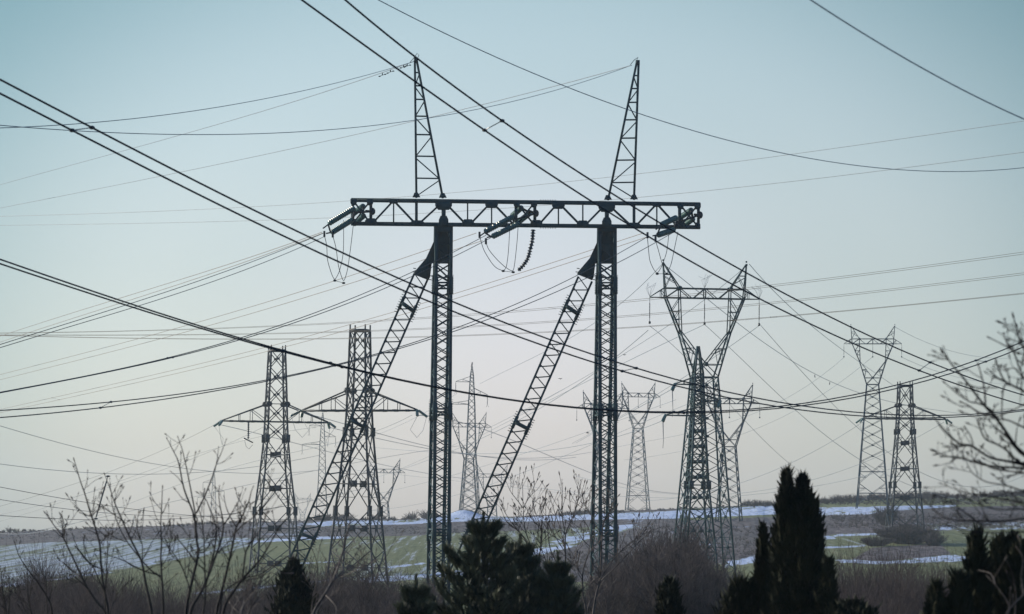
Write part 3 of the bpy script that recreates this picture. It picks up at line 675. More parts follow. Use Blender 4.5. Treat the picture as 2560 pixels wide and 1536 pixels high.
# ---- single-mast towers with staggered arms
def mast_tower(px, ytop, D, yaw, label, group=None, lw=.18, right_low=False, bird=False):
    top = P(px, ytop, D); gz = float(terrain(top[0], top[1])); z0 = top[2] - 39.9; zb = gz - z0
    t_ = empty('staggered_arm_tower', (top[0], top[1], gz), yaw, label=label, cat='transmission tower', group=group)
    def v(x, y, z): return np.array([x, y, z - zb])
    prof = [(39.9, .06), (37.3, .42), (29.6, .85), (16, 1.25), (0, 2.4)]
    def hw(z): return float(np.interp(-z, [-p_[0] for p_ in prof], [p_[1] for p_ in prof])) if z >= 0 else 2.4 - z * .072
    b = MB(); zz = [39.9, 37.3, 29.6, 16, max(zb - .3, -40)] if zb < 16 else [39.9, 37.3, 29.6, zb]
    for k in range(len(zz) - 1):
        for sx, sy in ((-1, -1), (1, -1), (1, 1), (-1, 1)): b.beam(v(sx * hw(zz[k]), sy * hw(zz[k]), zz[k]), v(sx * hw(zz[k + 1]), sy * hw(zz[k + 1]), zz[k + 1]), lw)
    z = 39.0
    while z > zb + .5:
        zn = max(z - hw(z) * 1.9 - .15, zb)
        for a in range(4):
            c_ = ((-1, -1), (1, -1), (1, 1), (-1, 1)); s1_, s2_ = c_[a], c_[(a + 1) % 4]
            b.beam(v(s1_[0] * hw(z), s1_[1] * hw(z), z), v(s2_[0] * hw(zn), s2_[1] * hw(zn), zn), lw * .5); b.beam(v(s2_[0] * hw(z), s2_[1] * hw(z), z), v(s1_[0] * hw(zn), s1_[1] * hw(zn), zn), lw * .48)
        z = zn
    b.build('body', GALV, t_)
    for sx, tip, zc, zr in ((-1, 4.4, 35.5, 36.8), (1, 4.3, 32.0, 33.6), (-1, 6.6, 29.4, 30.2)):
        a = MB()
        for sy in (-1, 1):
            a.beam(v(sx * hw(zc), sy * hw(zc), zc), v(sx * tip, 0, zc), lw * .7); a.beam(v(sx * hw(zr), sy * hw(zr), zr + .2), v(sx * tip, 0, zc + .08), lw * .65)
            m1 = tip * .55; a.beam(v(sx * m1, 0, zc), v(sx * m1, sy * .2, zc + (zr - zc) * .55), lw * .4); a.beam(v(sx * m1, sy * .2, zc + (zr - zc) * .5), v(sx * hw(zc), sy * hw(zc), zc), lw * .4)
        a.build('crossarm', GALV, t_)
        i_ = MB(); disc_string(i_, v(sx * tip, 0, zc - .3), v(sx * tip, 0, zc - 2.6), .13, 9, .05, 6); i_.tube([v(sx * tip, 0, zc), v(sx * tip, 0, zc - 2.7)], .035, 4)
        i_.beam(v(sx * tip, 0, zc - 2.6), v(sx * tip - .35, 0, zc - 3.3), .07); i_.beam(v(sx * tip, 0, zc - 2.6), v(sx * tip + .35, 0, zc - 3.3), .07)
        i_.build('insulator_string', PORC, t_)
    return t_
mast_tower(1180, 915, 980, R(6), 'tapering tower with staggered arms on the snow mound, a bird on its tip')
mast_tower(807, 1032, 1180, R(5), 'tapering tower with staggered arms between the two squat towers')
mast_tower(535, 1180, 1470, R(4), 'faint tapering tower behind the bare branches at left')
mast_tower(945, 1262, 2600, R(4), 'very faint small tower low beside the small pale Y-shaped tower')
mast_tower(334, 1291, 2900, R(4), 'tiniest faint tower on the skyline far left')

# ---- squat anchor towers
def anchor_tower(px, D, ybase, rows, arm, yaw, label, mt, posts=True, plates=(), arm_plate=True, lw=.2, xbig=1103, tips=True):
    """rows: (row, half width px) top to bottom; arm: (row top chord, row bottom chord, left px, right px)"""
    k_ = D / FPX
    b0 = P(px, ybase, D); gz = float(terrain(b0[0], b0[1]))
    t_ = empty('anchor_tower', (b0[0], b0[1], gz), yaw, label=label, cat='transmission tower')
    Zr = lambda y: P(px, y, D)[2] - gz
    shrink = 1 / (math.cos(yaw) + abs(math.sin(yaw)))
    zs = [Zr(r_[0]) for r_ in rows]; hs = [r_[1] * k_ * shrink for r_ in rows]
    if zs[-1] > 0.05: hs.append(hs[-1] + (hs[-1] - hs[-2]) * zs[-1] / max(zs[-2] - zs[-1], .1)); zs.append(0.0)
    hw = lambda z: float(np.interp(-z, [-q_ for q_ in zs], hs))
    C4 = ((-1, -1), (1, -1), (1, 1), (-1, 1)); v = lambda s, z, e=0: np.array([s[0] * hw(z), s[1] * hw(z), z])
    body = MB()
    for k in range(len(zs) - 1):
        for s in C4: body.beam(v(s, zs[k]), v(s, zs[k + 1]), lw * 1.15)
    pl = body
    zbg = Zr(xbig)
    for k in range(len(zs) - 1):
        z1_, z0_ = zs[k], zs[k + 1]
        if z1_ - z0_ < .3: continue
        for a in range(4):
            s, t2 = C4[a], C4[(a + 1) % 4]
            A1, B1, A0, B0 = v(s, z1_), v(t2, z1_), v(s, z0_), v(t2, z0_)
            body.beam(A0, B1, lw * .6); body.beam(B0, A1, lw * .58)
            f = hw(z0_) / (hw(z0_) + hw(z1_)); zm = z0_ + (z1_ - z0_) * f; ctr = (v(s, zm) + v(t2, zm)) / 2
            size = .42 if z1_ > zbg + .1 else 1.0
            nrm = np.array([0, 1.0, 0]) if a % 2 == 0 else np.array([1.0, 0, 0]); u_ = np.array([1.0, 0, 0]) if a % 2 == 0 else np.array([0, 1.0, 0])
            pl.plate([ctr + u_ * size * .5 * i_ + np.array([0, 0, size * .42 * j_]) for i_, j_ in ((-1, -1), (1, -1), (1, 1), (-1, 1))], nrm, .07)
            if z1_ <= zbg + .1:
                body.beam(v(s, zm), v(t2, zm), lw * .6)
                for q0, q1 in ((A0, v(s, zm)), (A1, v(s, zm)), (B0, v(t2, zm)), (B1, v(t2, zm))):
                    body.beam((q0 + q1) / 2, (q0 + ctr) / 2, lw * .35); body.beam((q0 + ctr) / 2, q1 + (q0 - q1) * .1, lw * .32)
    body.beam(v(C4[0], Zr(arm[0])), v(C4[1], Zr(arm[0])), lw * .6); 
    for s_i in range(4): body.beam(v(C4[s_i], Zr(arm[1])), v(C4[(s_i + 1) % 4], Zr(arm[1])), lw * .7)
    for (yp, hgt) in plates:
        for s in C4:
            z = Zr(yp); c = v(s, z); wd = .62
            pl.plate([c + np.array([i_ * wd * .5, s[1] * -.02 + 0, j_ * hgt * k_ * .5]) for i_, j_ in ((-1, -1), (1, -1), (1, 1), (-1, 1))], (0, 1, 0), lw * 1.3)
    bo = body.build('body', mt, t_)
    zt = zs[0]
    cap = MB()
    if posts:
        for s in C4: cap.beam(v(s, zt), v(s, zt) + [0, 0, .8], lw * .8)
        for a in range(4): cap.beam(v(C4[a], zt), v(C4[(a + 1) % 4], zt), .35, lw)
        cap.beam(v(C4[0], zt), v(C4[2], zt), .3, lw); cap.beam(v(C4[1], zt), v(C4[3], zt), .29, lw)
    else:
        for a in range(4): cap.beam(v(C4[a], zt), v(C4[(a + 1) % 4], zt), lw)
    cap.build('top_frame', mt, t_)
    for side in ((-1, arm[2]), (1, arm[3])):
        sx, ex = side; tip = abs(ex - px) * k_ / math.cos(yaw); zc, zr = Zr(arm[1]), Zr(arm[0]); a = MB()
        for sy in (-1, 1):
            a.beam((sx * hw(zc), sy * hw(zc), zc), (sx * tip, sy * .15, zc), lw * 1.1); a.beam((sx * hw(zr), sy * hw(zr), zr), (sx * tip, sy * .15, zc + .1), lw * .85)
            for fr in (.35, .62):
                x1 = hw(zc) + (tip - hw(zc)) * fr; yy = sy * hw(zc) * (1 - fr); zu = zr + (zc - zr) * fr
                if fr == .35 or tip > 5: a.beam((sx * x1, yy, zc), (sx * x1, yy, zu), lw * .4)
                if fr == .35: a.beam((sx * x1, yy, zu), (sx * hw(zc), sy * hw(zc), zc), lw * .4)
                a.beam((sx * x1, -hw(zc) * (1 - fr), zc), (sx * x1, hw(zc) * (1 - fr), zc), lw * .5)
            a.ball((sx * hw(zr), sy * hw(zr), zr), .45 if arm_plate else .25, 4, 6, (1.2, .3, 1))
        a.beam((sx * hw(zc), -hw(zc), zc), (sx * (hw(zc) + tip) * .35, hw(zc) * .6, zc), lw * .5)
        for fr in (.3, .55, .8):
            x1 = hw(zc) + (tip - hw(zc)) * fr; a.box((sx * x1, 0, zc), .5, hw(zc) * 2 * (1 - fr), .3)
        ao = a.build('crossarm', mt, t_)
        if tips:
            for sy in (-1, 1):
                for dz_ in (0, .28):
                    i_ = MB(); disc_string(i_, (sx * tip + sx * .1, sy * (.25 + dz_), zc), (sx * tip - .9 + (0 if sx < 0 else 1.6), sy * (2.0 + dz_), zc - .75), .17, 12, .05, 7); i_.build('insulator_string', GLASS, t_, True)
            j_ = MB(); j_.tube([(sx * tip - .9 + (0 if sx < 0 else 1.6), -2.0, zc - .75), (sx * tip - .5, -1.4, zc - 2.6), (sx * tip, 0, zc - 3.6), (sx * tip + .4, 1.4, zc - 2.6), (sx * tip - .9 + (0 if sx < 0 else 1.6), 2.0, zc - .75)], .025, 5)
            j_.build('jumper', WIRE_B, t_)
    return t_, Zr, k_
t20, Z20, k20 = anchor_tower(685, 540, 1450, [(877, 22), (920, 24), (964, 26), (1011, 28), (1058, 29.5), (1103, 32), (1180, 40), (1276, 53), (1372, 60), (1450, 66)], (1011, 1055, 554, 813), R(15),
    'dark squat lattice tower furthest left, truncated top, rising behind bare branches', STEEL_D, plates=((1097, 20), (1278, 22)))
i_ = MB(); disc_string(i_, ((615 - 685) * k20, 0, Z20(1057)), ((615 - 685) * k20, 0, Z20(1099)), .2, 8, .06, 8); i_.beam(((604 - 685) * k20, 0, Z20(1097)), ((627 - 685) * k20, 0, Z20(1108)), .16)
i_.tube([((604 - 685) * k20, 0, Z20(1097)), ((610 - 685) * k20, 0, Z20(1118)), ((617 - 685) * k20, 0, Z20(1124)), ((627 - 685) * k20, 0, Z20(1113))], .03, 4); i_.build('insulator_string', PORC, t20)
anchor_tower(893, 480, 1470, [(827, 24.5), (876, 26), (926, 27.5), (977, 29.5), (1027, 31), (1078, 34), (1160, 42), (1276, 55), (1376, 66), (1470, 76)], (977, 1027, 749, 1039), R(-16),
    'dark squat lattice tower crossed by the left leaning strut of the portal', STEEL_D, plates=((1080, 22), (1278, 26)))
anchor_tower(2262, 670, 1360, [(965, 17), (1015, 18.5), (1048, 20), (1082, 22), (1140, 27), (1213, 34), (1283, 41), (1357, 47)], (1014, 1048, 2156, 2365), R(5),
    'dark squat lattice tower with bushes round its feet at the right edge of the picture', STEEL_D, plates=((1080, 14), (1213, 17)), posts=True, xbig=1082)
# dark tower in front of the big Y tower
def pine_anchor():
    D = 430; k_ = D / FPX; px = 1742; b0 = P(px, 1480, D); gz = float(terrain(b0[0], b0[1])); Zr = lambda y: P(px, y, D)[2] - gz; yaw = R(14)
    t_ = empty('tapering_anchor_tower', (b0[0], b0[1], gz), yaw, label='dark tapering tower with short uneven arms standing in front of the big Y-shaped tower', cat='transmission tower')
    rows = [(866, 2), (935, 13), (1040, 17), (1210, 27), (1346, 42), (1480, 55)]
    zs = [Zr(r_[0]) for r_ in rows]; hs = [r_[1] * k_ / (math.cos(yaw) + math.sin(yaw)) for r_ in rows]; hw = lambda z: float(np.interp(-z, [-q_ for q_ in zs], hs))
    C4 = ((-1, -1), (1, -1), (1, 1), (-1, 1)); b = MB()
    for k in range(5):
        for s in C4: b.beam((s[0] * hw(zs[k]), s[1] * hw(zs[k]), zs[k]), (s[0] * hw(zs[k + 1]), s[1] * hw(zs[k + 1]), zs[k + 1]), .2)
    g = b; lv = [935, 952, 968, 985, 1002, 1020, 1040, 1060, 1097, 1136, 1174, 1213, 1275, 1380, 1480]
    for k in range(len(lv) - 1):
        z1_, z0_ = Zr(lv[k]), max(Zr(lv[k + 1]), 0)
        for a in range(4):
            s, t2 = C4[a], C4[(a + 1) % 4]; A1 = np.array([s[0] * hw(z1_), s[1] * hw(z1_), z1_]); B1 = np.array([t2[0] * hw(z1_), t2[1] * hw(z1_), z1_]); A0 = np.array([s[0] * hw(z0_), s[1] * hw(z0_), z0_]); B0 = np.array([t2[0] * hw(z0_), t2[1] * hw(z0_), z0_])
            b.beam(A0, B1, .11); b.beam(B0, A1, .105); b.beam(A1, B1, .1)
            if lv[k] >= 1060: g.ball((A0 + B1 + B0 + A1) / 4, .3, 4, 6, (1.3, 1.0, .8))
    for s in C4: g.box((s[0] * hw(Zr(1213)), s[1] * hw(Zr(1213)), Zr(1213)), .55, .3, 1.0)
    b.beam((-hw(Zr(880)), 0, Zr(870)), (hw(Zr(880)), 0, Zr(870)), .3)
    bo = b.build('body', STEEL, t_)
    for tipx, yc, yr in ((1682, 962, 944), (1801, 1002, 985), (1658, 1040, 1022), (1800, 962, 946), (1830, 1042, 1024)):
        if tipx in (1800, 1830): continue
        sx = -1 if tipx < px else 1; tip = abs(tipx - px) * k_; zc, zr = Zr(yc), Zr(yr); a = MB()
        for sy in (-1, 1):
            a.beam((sx * hw(zc), sy * hw(zc), zc), (sx * tip, 0, zc), .15); a.beam((sx * hw(zr), sy * hw(zr), zr), (sx * tip, 0, zc + .05), .12)
            m_ = tip * .6; a.beam((sx * m_, sy * .2, zc), (sx * m_, sy * .2, zc + (zr - zc) * .45), .07)
        a.build('crossarm', STEEL, t_)
        i_ = MB(); e = np.array([sx * tip, 0, zc]); disc_string(i_, e, e + [-.8, -1.5, -.7], .2, 10, .05, 7); i_.build('insulator_string', GLASS, t_, True)
        i_ = MB(); disc_string(i_, e, e + [.2, 1.6, -.7], .17, 10, .05, 7); i_.build('insulator_string', GLASS, t_, True)
        j_ = MB(); j_.tube([e + [-.8, -1.5, -.7], e + [-.5, -.9, -3], e + [-.3, 0, -3.9], e + [0, .8, -3], e + [.2, 1.6, -.7]], .03, 5); j_.build('jumper', WIRE_B, t_)
pine_anchor()
# ---------------------------------------------------------------- overhead lines
def smooth_curve(pts, n=48):
    """smooth curve through picture points, as a least-wiggle polynomial of the column"""
    x = np.array([p[0] for p in pts], float); y = np.array([p[1] for p in pts], float)
    deg = min(len(pts) - 1, 4 if len(pts) > 6 else 3 if len(pts) > 4 else 2)
    xm, xs_ = x.mean(), (x.max() - x.min()) / 2
    c = np.polyfit((x - xm) / xs_, y, deg)
    X_ = np.linspace(x.min(), x.max(), n)
    return X_, np.polyval(c, (X_ - xm) / xs_)
def span(pts, D0, D1, ext=0.0, n=48):
    """a cable hanging in one vertical plane from depth D0 (first point) to depth D1 (last point)"""
    flip = pts[0][0] > pts[-1][0]
    X_, Y_ = smooth_curve(pts, n)
    if flip: X_, Y_ = X_[::-1], Y_[::-1]
    a = P(X_[0], Y_[0], D0); b = P(X_[-1], Y_[-1], D1)
    u = (b - a)[:2]; nrm = np.array([-u[1], u[0]]); out = []
    for x_, y_ in zip(X_, Y_):
        d = ray(x_, y_); s = ((a - CAM)[:2] @ nrm) / (d[:2] @ nrm); out.append(CAM + d * s)
    out = np.array(out)
    def carry_on(c, L_=60.0, m_=8):
        """let a cable that leaves the picture run on with the same sag"""
        a_, b_, c_ = c[-9], c[-5], c[-1]; h1 = np.linalg.norm((b_ - a_)[:2]); h2 = np.linalg.norm((c_ - b_)[:2]); dr = (c_ - b_) / h2
        s1, s2 = (b_ - a_)[2] / h1, (c_ - b_)[2] / h2; k2 = np.clip((s2 - s1) / ((h1 + h2) / 2), 0, .01); s0 = s2 + k2 * h2 / 2; e = []
        for q in range(1, m_ + 1):
            t_ = L_ * q / m_; e.append([c_[0] + dr[0] * t_, c_[1] + dr[1] * t_, c_[2] + s0 * t_ + k2 * t_ * t_ / 2])
        return np.vstack([c, e])
    outside = lambda x_, y_: x_ < 0 or x_ > 2560 or y_ < 0
    if outside(X_[-1], Y_[-1]) and out[-1][1] > 30: out = carry_on(out)
    if outside(X_[0], Y_[0]) and out[0][1] > 30: out = carry_on(out[::-1])[::-1]
    return out
def wire(mb, pts, D0, D1, r, sides=6, n=48):
    c = span(pts, D0, D1, n=n); mb.tube(c, r, sides, False); return c
def at_px(c, px):
    k = int(np.argmin([abs(pix(q)[0] - px) for q in c])); return c[k]
def single(pts, D0, D1, r, label, mt=WIRE, cat='cable', group=None, name='overhead_wire'):
    mb = MB(); wire(mb, pts, D0, D1, r, 5); o = mb.build(name, mt, None, True); tag(o, label, cat, group); return o
def twin(p1, p2, D0, D1, r, label, spacers=(), mt=WIRE, group=None, sr=None, d2=None):
    m1 = MB(); c1 = wire(m1, p1, D0, D1, r); m2 = MB(); c2 = wire(m2, p2, *(d2 or (D0, D1)), r)
    t_ = empty('twin_conductor_line', c1[len(c1) // 2], 0, label=label, cat='power line', group=group)
    off = -np.array(t_.location)
    for mm in (m1, m2):
        mm.v = [v_ + off for v_ in mm.v]; mm.build('conductor', mt, t_, True)
    sr = sr or r * 2.0
    for x1, x2 in spacers:
        s_ = MB(); a, b = at_px(np.array([c for c in _dense(c1)]), x1), at_px(_dense(c2), x2)
        s_.tube([a, b], r * .55, 5); s_.ball(a, sr, 6, 8, (1.5, 1, 1)); s_.ball(b, sr, 6, 8, (1.5, 1, 1))
        s_.v = [v_ + off for v_ in s_.v]; s_.build('spacer', PORC, t_, True)
    return t_
def _dense(c):
    t = np.linspace(0, len(c) - 1, 800); i = np.minimum(t.astype(int), len(c) - 2); f = (t - i)[:, None]
    return c[i] * (1 - f) + c[i + 1] * f
# three thick bundles that cross in front
twin([(760, -100), (849, 0), (982, 100), (1256, 302), (1300, 330), (1466, 440), (1563, 503), (1749, 620), (1840, 670), (2060, 787), (2327, 908), (2560, 983), (2760, 1035)],
     [(650, -75), (756, 0), (891, 100), (1040, 208), (1213, 325), (1300, 387), (1440, 478), (1561, 554), (1667, 620), (1840, 715), (2060, 829), (2297, 927), (2560, 1011), (2760, 1065)],
     60, 118, .0175, 'thick twin conductor line descending from top centre to the right edge', [(1256, 1213), (2327, 2297)], d2=(59.5, 117))
twin([(-200, 98), (0, 193), (229, 321), (662, 540), (780, 598), (1002, 699), (1560, 910), (1592, 921), (2040, 1018), (2297, 1042), (2560, 1025), (2760, 985)],
     [(-200, 135), (0, 230), (181, 326), (600, 540), (780, 625), (992, 721), (1560, 926), (2040, 1030), (2362, 1047), (2560, 1027), (2760, 988)],
     56, 135, .0175, 'thick twin conductor line running from the upper left edge down to the lower right', [(229, 181), (1592, 1558)], d2=(56, 134))
twin([(-200, 578), (0, 649), (640, 857), (825, 910), (1100, 967), (1560, 1025), (1683, 1032), (2040, 1007), (2442, 901), (2560, 849), (2760, 755)],
     [(-200, 592), (0, 660), (640, 864), (858, 917), (1100, 969.5), (1560, 1028), (1710, 1034), (2040, 1014.7), (2465, 903), (2560, 863), (2760, 775)],
     72, 120, .0175, 'thick twin conductor line sagging from the left edge across the columns to the right edge', [(825, 858), (1683, 1710), (2442, 2465)], d2=(72.5, 120))
# near span of the portal (dark) and its far span (paler), one pair per phase
twin([(-250, 944), (0, 862), (640, 650), (780, 600), (808, 580)], [(-250, 954), (0, 870), (640, 663), (780, 612), (812, 587)], 200, 276, .022, 'dark twin conductor line leaving the left insulators down to the left edge')
twin([(-250, 1030), (0, 984), (213, 936), (408, 900), (500, 875), (794, 780), (893, 740), (1033, 680), (1140, 627), (1215, 589)], [(-250, 1034), (0, 985), (213, 938), (408, 902), (500, 878), (813, 780), (915, 740), (1031, 692), (1140, 639), (1229, 594)],
     150, 276, .024, 'dark twin conductor line leaving the middle insulators, crossing behind the left thick line', [(420, 433)])
twin([(-250, 1040), (0, 1026), (278, 1006), (640, 955), (862, 907), (1083, 841), (1223, 787), (1441, 691), (1539, 639), (1618, 592)], [(-250, 1058), (0, 1044), (251, 1020), (640, 960), (838, 914), (1083, 846), (1240, 792), (1441, 706), (1539, 662), (1642, 606), (1684, 580)],
     130, 276, .024, 'dark twin conductor line leaving the right insulators and passing low over the left edge', [(278, 251), (835, 838)])
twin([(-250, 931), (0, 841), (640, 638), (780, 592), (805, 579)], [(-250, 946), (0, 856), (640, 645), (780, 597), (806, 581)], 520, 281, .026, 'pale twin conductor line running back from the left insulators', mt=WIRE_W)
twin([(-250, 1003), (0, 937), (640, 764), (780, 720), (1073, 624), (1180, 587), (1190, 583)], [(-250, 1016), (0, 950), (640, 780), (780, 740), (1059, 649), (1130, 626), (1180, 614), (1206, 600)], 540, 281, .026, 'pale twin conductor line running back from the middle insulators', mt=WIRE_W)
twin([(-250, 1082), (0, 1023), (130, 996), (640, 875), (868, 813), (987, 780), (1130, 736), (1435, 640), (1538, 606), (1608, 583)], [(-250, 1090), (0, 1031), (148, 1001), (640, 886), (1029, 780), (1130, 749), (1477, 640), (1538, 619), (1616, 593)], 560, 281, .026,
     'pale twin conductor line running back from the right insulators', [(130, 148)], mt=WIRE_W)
# earth wires from the two horns
single([(-250, 322), (0, 320), (451, 283), (800, 217), (900, 193), (1036, 154)], 150, 279, .02, 'thin cable curving left from the left horn of the portal, upper one', WIRE_B)
single([(-250, 535), (0, 461), (462, 337), (800, 232), (1034, 155)], 560, 281, .032, 'faint cable falling straight left from the left horn of the portal', WIRE_B)
single([(-250, 288), (0, 313), (300, 333), (509, 338), (800, 326), (1071, 295), (1300, 250), (1419, 218), (1579, 163)], 150, 279, .02, 'thin cable sagging left from the right horn of the portal', WIRE_B)
single([(-250, 570), (0, 520), (800, 358), (1079, 292), (1300, 238), (1579, 164)], 560, 281, .032, 'faint cable falling straight left from the right horn of the portal', WIRE_B)
single([(840, -60), (937, 0), (1146, 100), (1300, 169), (1419, 218), (1571, 274), (1800, 346), (1978, 388), (2180, 421), (2357, 430), (2560, 416), (2760, 385)], 90, 150, .013, 'thin cable sweeping from top centre down to the right above the crossarm', WIRE_B)
single([(1880, -100), (2025, 0), (2128, 64), (2256, 143), (2400, 222), (2560, 298), (2760, 375)], 38, 50, .0085, 'blurred pale cable in the top right corner', WIRE_B)
single([(-250, 548), (0, 540), (546, 523), (780, 509), (1140, 481), (1540, 442), (1700, 422), (2128, 365), (2560, 304), (2800, 268)], 700, 420, .036, 'hair-thin cable crossing the whole picture just above the crossarm', WIRE_B)
single([(-250, 568), (0, 562), (780, 549), (1146, 528), (1382, 512), (1590, 494), (1840, 469), (2128, 437), (2560, 382), (2800, 348)], 700, 420, .036, 'hair-thin cable crossing the whole picture through the crossarm truss', WIRE_B)
# three horizontal twin lines in middle distance
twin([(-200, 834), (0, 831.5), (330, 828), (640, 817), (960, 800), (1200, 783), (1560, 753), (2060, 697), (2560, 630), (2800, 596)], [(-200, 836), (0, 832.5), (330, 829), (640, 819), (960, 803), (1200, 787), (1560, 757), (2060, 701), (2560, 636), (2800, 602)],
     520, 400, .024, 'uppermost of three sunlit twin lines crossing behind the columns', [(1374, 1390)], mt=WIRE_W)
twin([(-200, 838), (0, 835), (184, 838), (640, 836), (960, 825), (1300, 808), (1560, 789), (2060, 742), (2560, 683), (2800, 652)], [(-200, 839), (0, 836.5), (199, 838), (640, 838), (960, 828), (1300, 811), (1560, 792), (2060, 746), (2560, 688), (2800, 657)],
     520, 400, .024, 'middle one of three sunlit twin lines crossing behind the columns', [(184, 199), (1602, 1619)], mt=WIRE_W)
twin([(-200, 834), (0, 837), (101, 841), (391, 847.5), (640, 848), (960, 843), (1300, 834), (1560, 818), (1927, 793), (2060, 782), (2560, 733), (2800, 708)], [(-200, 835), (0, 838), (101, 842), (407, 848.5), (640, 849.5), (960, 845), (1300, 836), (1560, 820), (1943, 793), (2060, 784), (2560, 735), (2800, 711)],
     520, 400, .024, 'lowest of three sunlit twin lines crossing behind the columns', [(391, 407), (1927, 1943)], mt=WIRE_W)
# jumper loops under the portal's crossarm
def jumper(l1, l2, ys_, label):
    t_ = empty('jumper_cable', PORG + pu * T(*l1[0], 0)[0] + [0, 0, T(*l1[0], 0)[2]], PYAW, label=label, cat='jumper cable', group='jumper loops under the crossarm')
    O = np.array([T(*l1[0], 0)[0], 0, T(*l1[0], 0)[2]])
    for l in (l1, l2):
        mm = MB(); n = len(l); pts = [T(l[k][0], l[k][1], ys_[0] + (ys_[1] - ys_[0]) * k / (n - 1)) - O for k in range(n)]
        pts = np.array(pts); tt = np.linspace(0, n - 1, n * 5)
        q = np.stack([np.interp(tt, range(n), pts[:, c]) for c in range(3)], 1)
        for _ in range(3): q[1:-1] = (q[:-2] + 2 * q[1:-1] + q[2:]) / 4
        mm.tube(q, .026, 5); mm.build('conductor', WIRE, t_, True)
    m1 = max(range(len(l1)), key=lambda k: l1[k][1]); m2 = max(range(len(l2)), key=lambda k: l2[k][1])
    a = T(*l1[m1], ys_[0] + (ys_[1] - ys_[0]) * m1 / (len(l1) - 1)) - O; b = T(*l2[m2], ys_[0] + (ys_[1] - ys_[0]) * m2 / (len(l2) - 1)) - O
    s_ = MB(); s_.tube([a, b], .018, 4); s_.ball(a, .09, 5, 6, (1.6, 1, 1)); s_.ball(b, .09, 5, 6, (1.6, 1, 1)); s_.build('spacer', WIRE, t_)
    w_ = MB()
    for l in (l1, l2):
        a = T(*l[0], ys_[0]) - O; w_.beam(a + [.02, 0, .25], a + [0.03, 0, -.22], .15)
    w_.build('clamp', STEEL_D, t_)
jumper([(810, 586), (817, 612), (818, 650), (829, 686), (837, 702), (849, 679), (859, 634), (859, 551)], [(831, 587), (840, 618), (846, 668), (859, 708), (869, 676), (877, 616), (883, 565)], (-3.9, 3.5), 'twin jumper cable hanging in two loops under the left end of the crossarm')
jumper([(1198, 588), (1209, 626), (1229, 658), (1241, 671), (1258, 678), (1266, 670), (1271, 632), (1274, 579)], [(1214, 604), (1221, 624), (1241, 648), (1261, 667), (1283, 681), (1287, 658), (1293, 602), (1295, 569)], (-3.9, 3.5), 'twin jumper cable hanging beside the string of dark discs under mid crossarm')
jumper([(1618, 589), (1621, 622), (1624, 652), (1634, 674), (1643, 685), (1654, 668), (1667, 632), (1672, 587)], [(1638, 598), (1646, 626), (1656, 662), (1663, 681), (1667, 685), (1678, 662), (1686, 622), (1695, 580)], (-3.9, 3.5), 'twin jumper cable under the right end of the crossarm, before the big Y-shaped tower')
# vibration dampers near the left horn
for (x, y), lb in zip(((956, 184), (976, 176), (1009, 163), (1018, 161)), ('lower left of four small dampers on the cable at the left horn', 'second from the bottom of four small dampers on the cable at the left horn', 'third from the bottom of four small dampers on the cable at the left horn', 'damper nearest the tip of the left horn')):
    d_ = MB(); c = P(x, y, 277)
    d_.tube([c + [-.2, 0, -.22], c + [0, 0, -.13], c + [.2, 0, -.08]], .02, 4); d_.ball(c + [-.22, 0, -.23], .05, 4, 6, (2, 1, 1)); d_.ball(c + [.22, 0, -.07], .05, 4, 6, (2, 1, 1)); d_.beam(c + [0, 0, -.15], c + [0, 0, .04], .07)
    tag(d_.build('vibration_damper', STEEL_D), lb, 'damper', 'vibration dampers on the earth wire')
